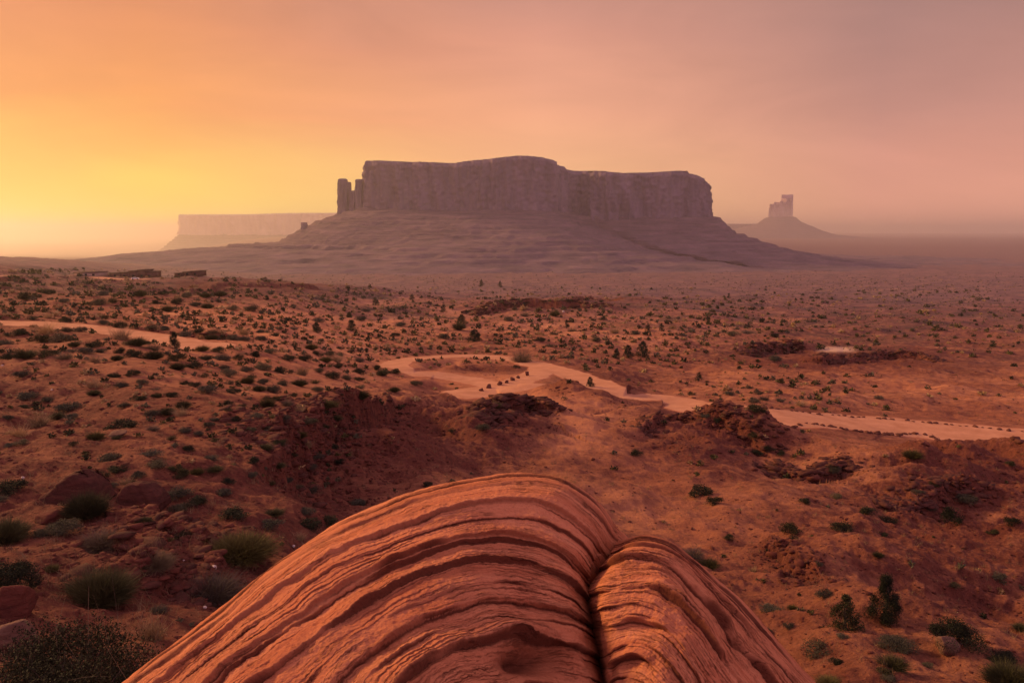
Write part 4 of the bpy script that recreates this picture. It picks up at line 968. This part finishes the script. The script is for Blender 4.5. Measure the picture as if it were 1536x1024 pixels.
def boulder(name, px, py, wpx, hpx, label, mat, seed, depth=.8, shape=None, group=None, sub=5):
    P = spot(px, py); Dd = math.hypot(P[1], P[2]); W, H_ = wpx / F * Dd / 2, hpx / F * Dd
    if shape is None: v, f_ = rock_geo(sub, seed)
    else:
        rg = np.random.default_rng(seed); pts = [(x, y * k_ + rg.normal(0, .05), max(-.25, z * m_)) for (x, z) in shape for y, k_, m_ in ((-1, .5 + .4 * (1 - z), 1), (1, .6, .85), (-.2, 1, 1.0))] + [(x * .95, y, -.25) for x in (-1, 0, 1) for y in (-1, 1)]
        v, f_ = hull_geo(pts, sub, seed, .05)
    v = v * np.array([W, W * depth, 1]); v[:, 2] = v[:, 2] / v[:, 2].max() * H_ + 0 * v[:, 2]
    return tag(obj(name, mesh(name, v, f_, mat, False), None, (P[0], P[1] + W * depth * .5, P[2] - H_ * .06)), label, 'rock', group)
boulder('boulder', 106, 752, 100, 54, 'peaked dark red boulder with a slanting left side on the left slope', m_dkb, 3, .7, [(-1, .05), (-.45, .45), (0, .92), (.35, 1), (.6, .78), (.8, .5), (1, .1)])
boulder('boulder', 211, 755, 66, 33, 'squat flat-topped dark boulder right of the peaked one', m_dkb, 14, .7, [(-1, .1), (-.92, .55), (-.7, .92), (-.1, 1), (.3, .95), (.8, .55), (1, .15)])
boulder('rock_slab', 72, 786, 56, 20, 'low tilted slab of rock at the lower left foot of the peaked boulder', m_boulder, 8, .8)
boulder('boulder', 1424, 982, 40, 24, 'pale layered boulder in front of the large round dark bush', m_slab, 21, .8)
boulder('rock_slab', 10, 985, 90, 50, 'pale flat rock slab at the left edge above the dark thicket', m_slab, 25, .9)
boulder('boulder', 12, 925, 70, 44, 'dark red boulder at the left edge under the big dark bush', m_boulder, 29, .9)
boulder('rock_slab', 175, 655, 40, 8, 'small flat pinkish slab on the left hillside below the dark flat bush', m_slab, 31, .8, sub=4)
boulder('boulder', 1200, 860, 14, 7, 'small stone on the edge of the sandy bank at right', m_boulder, 33, .8, sub=3)
# line of boulders across the turnout
lb = [(722,587,9),(734,583,12),(750,578,11),(760,575,9),(769,571.5,10),(777,568,8),(790,564,12)]
words = ['first', 'second', 'third', 'fourth', 'fifth', 'sixth', 'last']
for i, (a, b_, w_) in enumerate(lb): boulder('barrier_boulder', a, b_, w_, w_ * .62, f'{words[i]} boulder from the left in the row across the dirt turnout', m_stone, 50 + i, .9, sub=3, group='row of boulders across the turnout')
# stones along the right road and bleached stones
SM = []
for k in range(6):
    v, f_ = rock_geo(2, 200 + k, 6, .15); v[:, 2] *= .8; SM.append(mesh('roadside_stone', v, f_, m_stone, False))
def line_stones(pts, spacing, label, group, smin=.28, smax=.5):
    pts = hits([p_[0] for p_ in pts], [p_[1] for p_ in pts])[:, :2]; ln = np.linalg.norm(np.diff(pts, axis=0), axis=1).sum(); Q = resample(pts, int(ln / spacing) + 1)
    for q in Q:
        if rng.uniform() < .10: continue
        x, y = q + rng.normal(0, .15, 2); s_ = rng.uniform(smin, smax)
        tag(obj('roadside_stone', SM[int(rng.integers(0, 6))], None, (x, y, float(Hs(np.array([x]), np.array([y]))[0]) - .02), rng.uniform(0, 6), (s_ * 1.2, s_, s_ * .8)), label, 'stone', group)
line_stones([(1140,631),(1200,638),(1300,649),(1400,657),(1536,669)], .75, 'small dark stone in the row along the near edge of the right road', 'stones along the near edge of the right road')
line_stones([(1040,597),(1110,609),(1200,618),(1300,627),(1400,635),(1536,648)], .95, 'small dark stone in the row along the far edge of the right road', 'stones along the far edge of the right road', .22, .45)
for i, (px, py, w_) in enumerate([(275,841,5),(307,912,7),(320,853,10),(440,820,6),(33,718,7),(77,585,4),(3,549,5),(845,468,5)]):
    lab = ['white stone left of the grey bush near the rock flank','white stone touching the lower left flank of the ribbed rock','thin white flake of stone below the wide olive bush','white stone close to the rock flank under the dark bushes','white stone beside the dark low bush at the left edge','tiny white stone high on the left hillside','white stone at the very left edge of the hillside','bright speck of stone under the dark far scarp'][i]
    boulder('white_stone', px, py, w_, w_ * .5, lab, m_pale, 70 + i, .8, sub=2)
def slabs_on(P, n, smin, smax, spread, rg):
    Q = resample(P, 400); i = rg.integers(50, 360, n); t_ = Q[np.minimum(i + 1, 399)] - Q[i]; t_ /= np.linalg.norm(t_, axis=1)[:, None] + 1e-9
    xy = Q[i] + np.stack([t_[:, 1], -t_[:, 0]], 1) * (rg.normal(.1, 1, n) * spread)[:, None]; z = Hs(xy[:, 0], xy[:, 1]); s_ = rg.uniform(smin, smax, n) * rg.uniform(.5, 1, n)
    v, f_ = rock_geo(1, int(rg.integers(0, 999)), 8, .1); v = v.copy(); v[:, 2] -= .35
    a = np.arctan2(t_[:, 1], t_[:, 0]) + rg.normal(0, .5, n); sc = np.stack([s_ * rg.uniform(.9, 1.8, n), s_ * rg.uniform(.6, 1, n), s_ * rg.uniform(.22, .42, n)], 1)
    W = v[None] * sc[:, None]; W[..., 2] += W[..., 0] * rg.normal(0, .12, n)[:, None]; ca, sa = np.cos(a)[:, None], np.sin(a)[:, None]
    W = np.stack([W[..., 0] * ca - W[..., 1] * sa, W[..., 0] * sa + W[..., 1] * ca, W[..., 2]], -1) + np.column_stack([xy, z])[:, None]
    return W.reshape(-1, 3), ((np.arange(n) * len(v))[:, None, None] + f_[None]).reshape(-1, 3)
rg = np.random.default_rng(17); parts = []
for k, (cnt_, a0, a1) in {0: (700, .14, .42), 1: (300, .35, .9), 2: (220, .3, .7), 3: (160, .3, .7), 4: (160, .3, .7), 5: (240, .9, 2.2), 6: (260, .9, 2.2), 7: (260, 1.5, 4), 11: (70, .1, .3), 12: (90, .12, .3)}.items():
    P_, h_, w_ = SCARPS[k]; parts.append(slabs_on(P_, cnt_, a0, a1, w_ * .8 + h_ * .15, rg))
tag(obj('ledge_rock', mesh('ledge_rock', *cat(parts), m_dkb, False)), kind='stuff')
# rubble: broken stones on slopes and scarps, uncounted
nr_ = 30000; qx = rng.uniform(-30, 1566, nr_); qy = 470 + 554 * rng.uniform(0, 1, nr_) ** 1.1
RP = np.concatenate([hits(qx[i:i + 5000], qy[i:i + 5000]) for i in range(0, nr_, 5000)])
fa = np.interp(np.log(np.hypot(RP[:, 0], RP[:, 1])), LR, np.arange(NR)); fb = np.interp(np.arctan2(RP[:, 0], RP[:, 1]), TH, TI)
rk_ = bil(ROCK, fa, fb); sd_ = bil(SAND, fa, fb); okr = (rng.uniform(0, 1, nr_) < .12 + 1.0 * rk_ + .35 * (1 - sd_)) & (Cs(RP[:, 0], RP[:, 1]) < .01); RP, rk_ = RP[okr], rk_[okr]
rs_ = rng.lognormal(-3.0, .5, len(RP)) * (1 + 1.3 * rk_) * np.interp(np.hypot(RP[:, 0], RP[:, 1]), [5, 25, 80, 300], [.35, .7, 1.5, 3.0])
v0, f0 = rock_geo(1, 5, 5, .2); parts = []
ang = rng.uniform(0, 6.28, len(RP)); sc3 = rng.uniform(.6, 1.4, (len(RP), 3)) * np.array([1, 1, .6])
VV = v0[None] * sc3[:, None] * rs_[:, None, None]; ca, sa = np.cos(ang)[:, None], np.sin(ang)[:, None]
VR = np.stack([VV[..., 0] * ca - VV[..., 1] * sa, VV[..., 0] * sa + VV[..., 1] * ca, VV[..., 2]], -1) + RP[:, None]
VR[..., 2] -= rs_[:, None] * .15
FR = (np.arange(len(RP)) * len(v0))[:, None, None] + f0[None]
tag(obj('rubble', mesh('rubble', VR.reshape(-1, 3), FR.reshape(-1, 3), m_boulder, False)), kind='stuff')

# ------------------------------------------------------------------ far buildings and cars
def boxm(boxes):
    Vs, Fs = [], []
    for (x0, x1, y0, y1, z0, z1) in boxes:
        o0 = len(Vs); Vs += [(x, y, z) for z in (z0, z1) for y in (y0, y1) for x in (x0, x1)]
        Fs += [[o0 + k for k in q] for q in [(0, 2, 3, 1), (4, 5, 7, 6), (0, 1, 5, 4), (2, 6, 7, 3), (0, 4, 6, 2), (1, 3, 7, 5)]]
    return np.array(Vs, float), np.array(Fs)
def building(px0, px1, py, steps, label, wall=m_wall):
    P = spot((px0 + px1) / 2, py); k = P[1] / F; W = (px1 - px0) * k; rt = empty('low_building', (P[0], P[1], P[2] - .5)); tag(rt, label, 'building')
    for a, b_, h in steps:
        x0, x1 = (a - .5) * W, (b_ - .5) * W; H_ = h * k + .5
        wl = obj('wall', mesh('wall', *boxm([(x0, x1, 0, 14, 0, H_)]), wall, False), rt)
        obj('roof', mesh('roof', *boxm([(x0 - .4, x1 + .4, -.5, 14.5, H_, H_ + .35)]), m_roof, False), rt)
        n_ = max(1, int((x1 - x0) / 4))
        for j in range(n_):
            c_ = x0 + (j + .5) * (x1 - x0) / n_
            for fl in range(max(1, int(H_ / 3.3))):
                obj('window', mesh('window', *boxm([(c_ - .8, c_ + .8, -.06, .1, 1.2 + fl * 3.1, 2.5 + fl * 3.1)]), m_glass, False), rt)
    return rt
building(147, 230, 416, [(0, .22, 4), (.22, .40, 6), (.40, .56, 7), (.56, .72, 9), (.72, .86, 10.5), (.86, 1.0, 8)], 'long stepped dark red low building on the far left rise')
building(112, 146, 415, [(0, 1.0, 6)], 'small pale low building at the left end of the dark red one', m_lwall)
building(262, 298, 414, [(0, .35, 3.5), (.35, .7, 5.5), (.7, 1.0, 6.5)], 'small dark flat building right of the long stepped one')
def car(px, py, label, tall=False):
    P = spot(px, py); rt = empty('parked_car', (P[0], P[1], P[2])); tag(rt, label, 'car'); rt.rotation_euler[2] = .15
    pf = np.array([(-2.2,.35),(2.2,.35),(2.25,.75),(2.1,.95),(1.2,1.05),(-2.1,1.05),(-2.25,.8)]); cb = np.array([(-1.9,1.05),(1.15,1.05),(.5,1.55 + .3 * tall),(-1.5,1.55 + .3 * tall)])
    def ext(pr, w): n_ = len(pr); return np.vstack([np.column_stack([pr[:, 0], np.full(n_, s * w), pr[:, 1]]) for s in (-1, 1)])
    def em(name, pr, w, mt):
        bm = bmesh.new(); vs = [bm.verts.new(c_) for c_ in ext(pr, w)]; n_ = len(pr)
        bm.faces.new(vs[:n_]); bm.faces.new(vs[n_:][::-1])
        for i in range(n_): bm.faces.new((vs[i], vs[(i + 1) % n_], vs[n_ + (i + 1) % n_], vs[n_ + i]))
        bmesh.ops.bevel(bm, geom=bm.edges[:], offset=.05, segments=2, affect='EDGES'); bmesh.ops.recalc_face_normals(bm, faces=bm.faces[:])
        me_ = bpy.data.meshes.new(name); bm.to_mesh(me_); bm.free(); me_.materials.append(mt); return obj(name, me_, rt)
    em('body', pf, .9, m_white); em('cabin', cb, .8, m_glass); em('roof', np.array([(-1.45,1.5 + .3 * tall),(.45,1.5 + .3 * tall),(.4,1.6 + .3 * tall),(-1.4,1.6 + .3 * tall)]), .74, m_white)
    for x in (-1.4, 1.4):
        for y in (-.82, .82):
            bm = bmesh.new(); bmesh.ops.create_cone(bm, cap_ends=True, segments=20, radius1=.35, radius2=.35, depth=.22); me_ = bpy.data.meshes.new('wheel'); bm.to_mesh(me_); bm.free(); me_.materials.append(m_tyre)
            w_ = obj('wheel', me_, rt, (x, y, .35)); w_.rotation_euler[0] = R(90)
car(203, 419, 'white car parked in front of the long dark red building')
car(127, 414.5, 'white car parked by the small pale building', True)
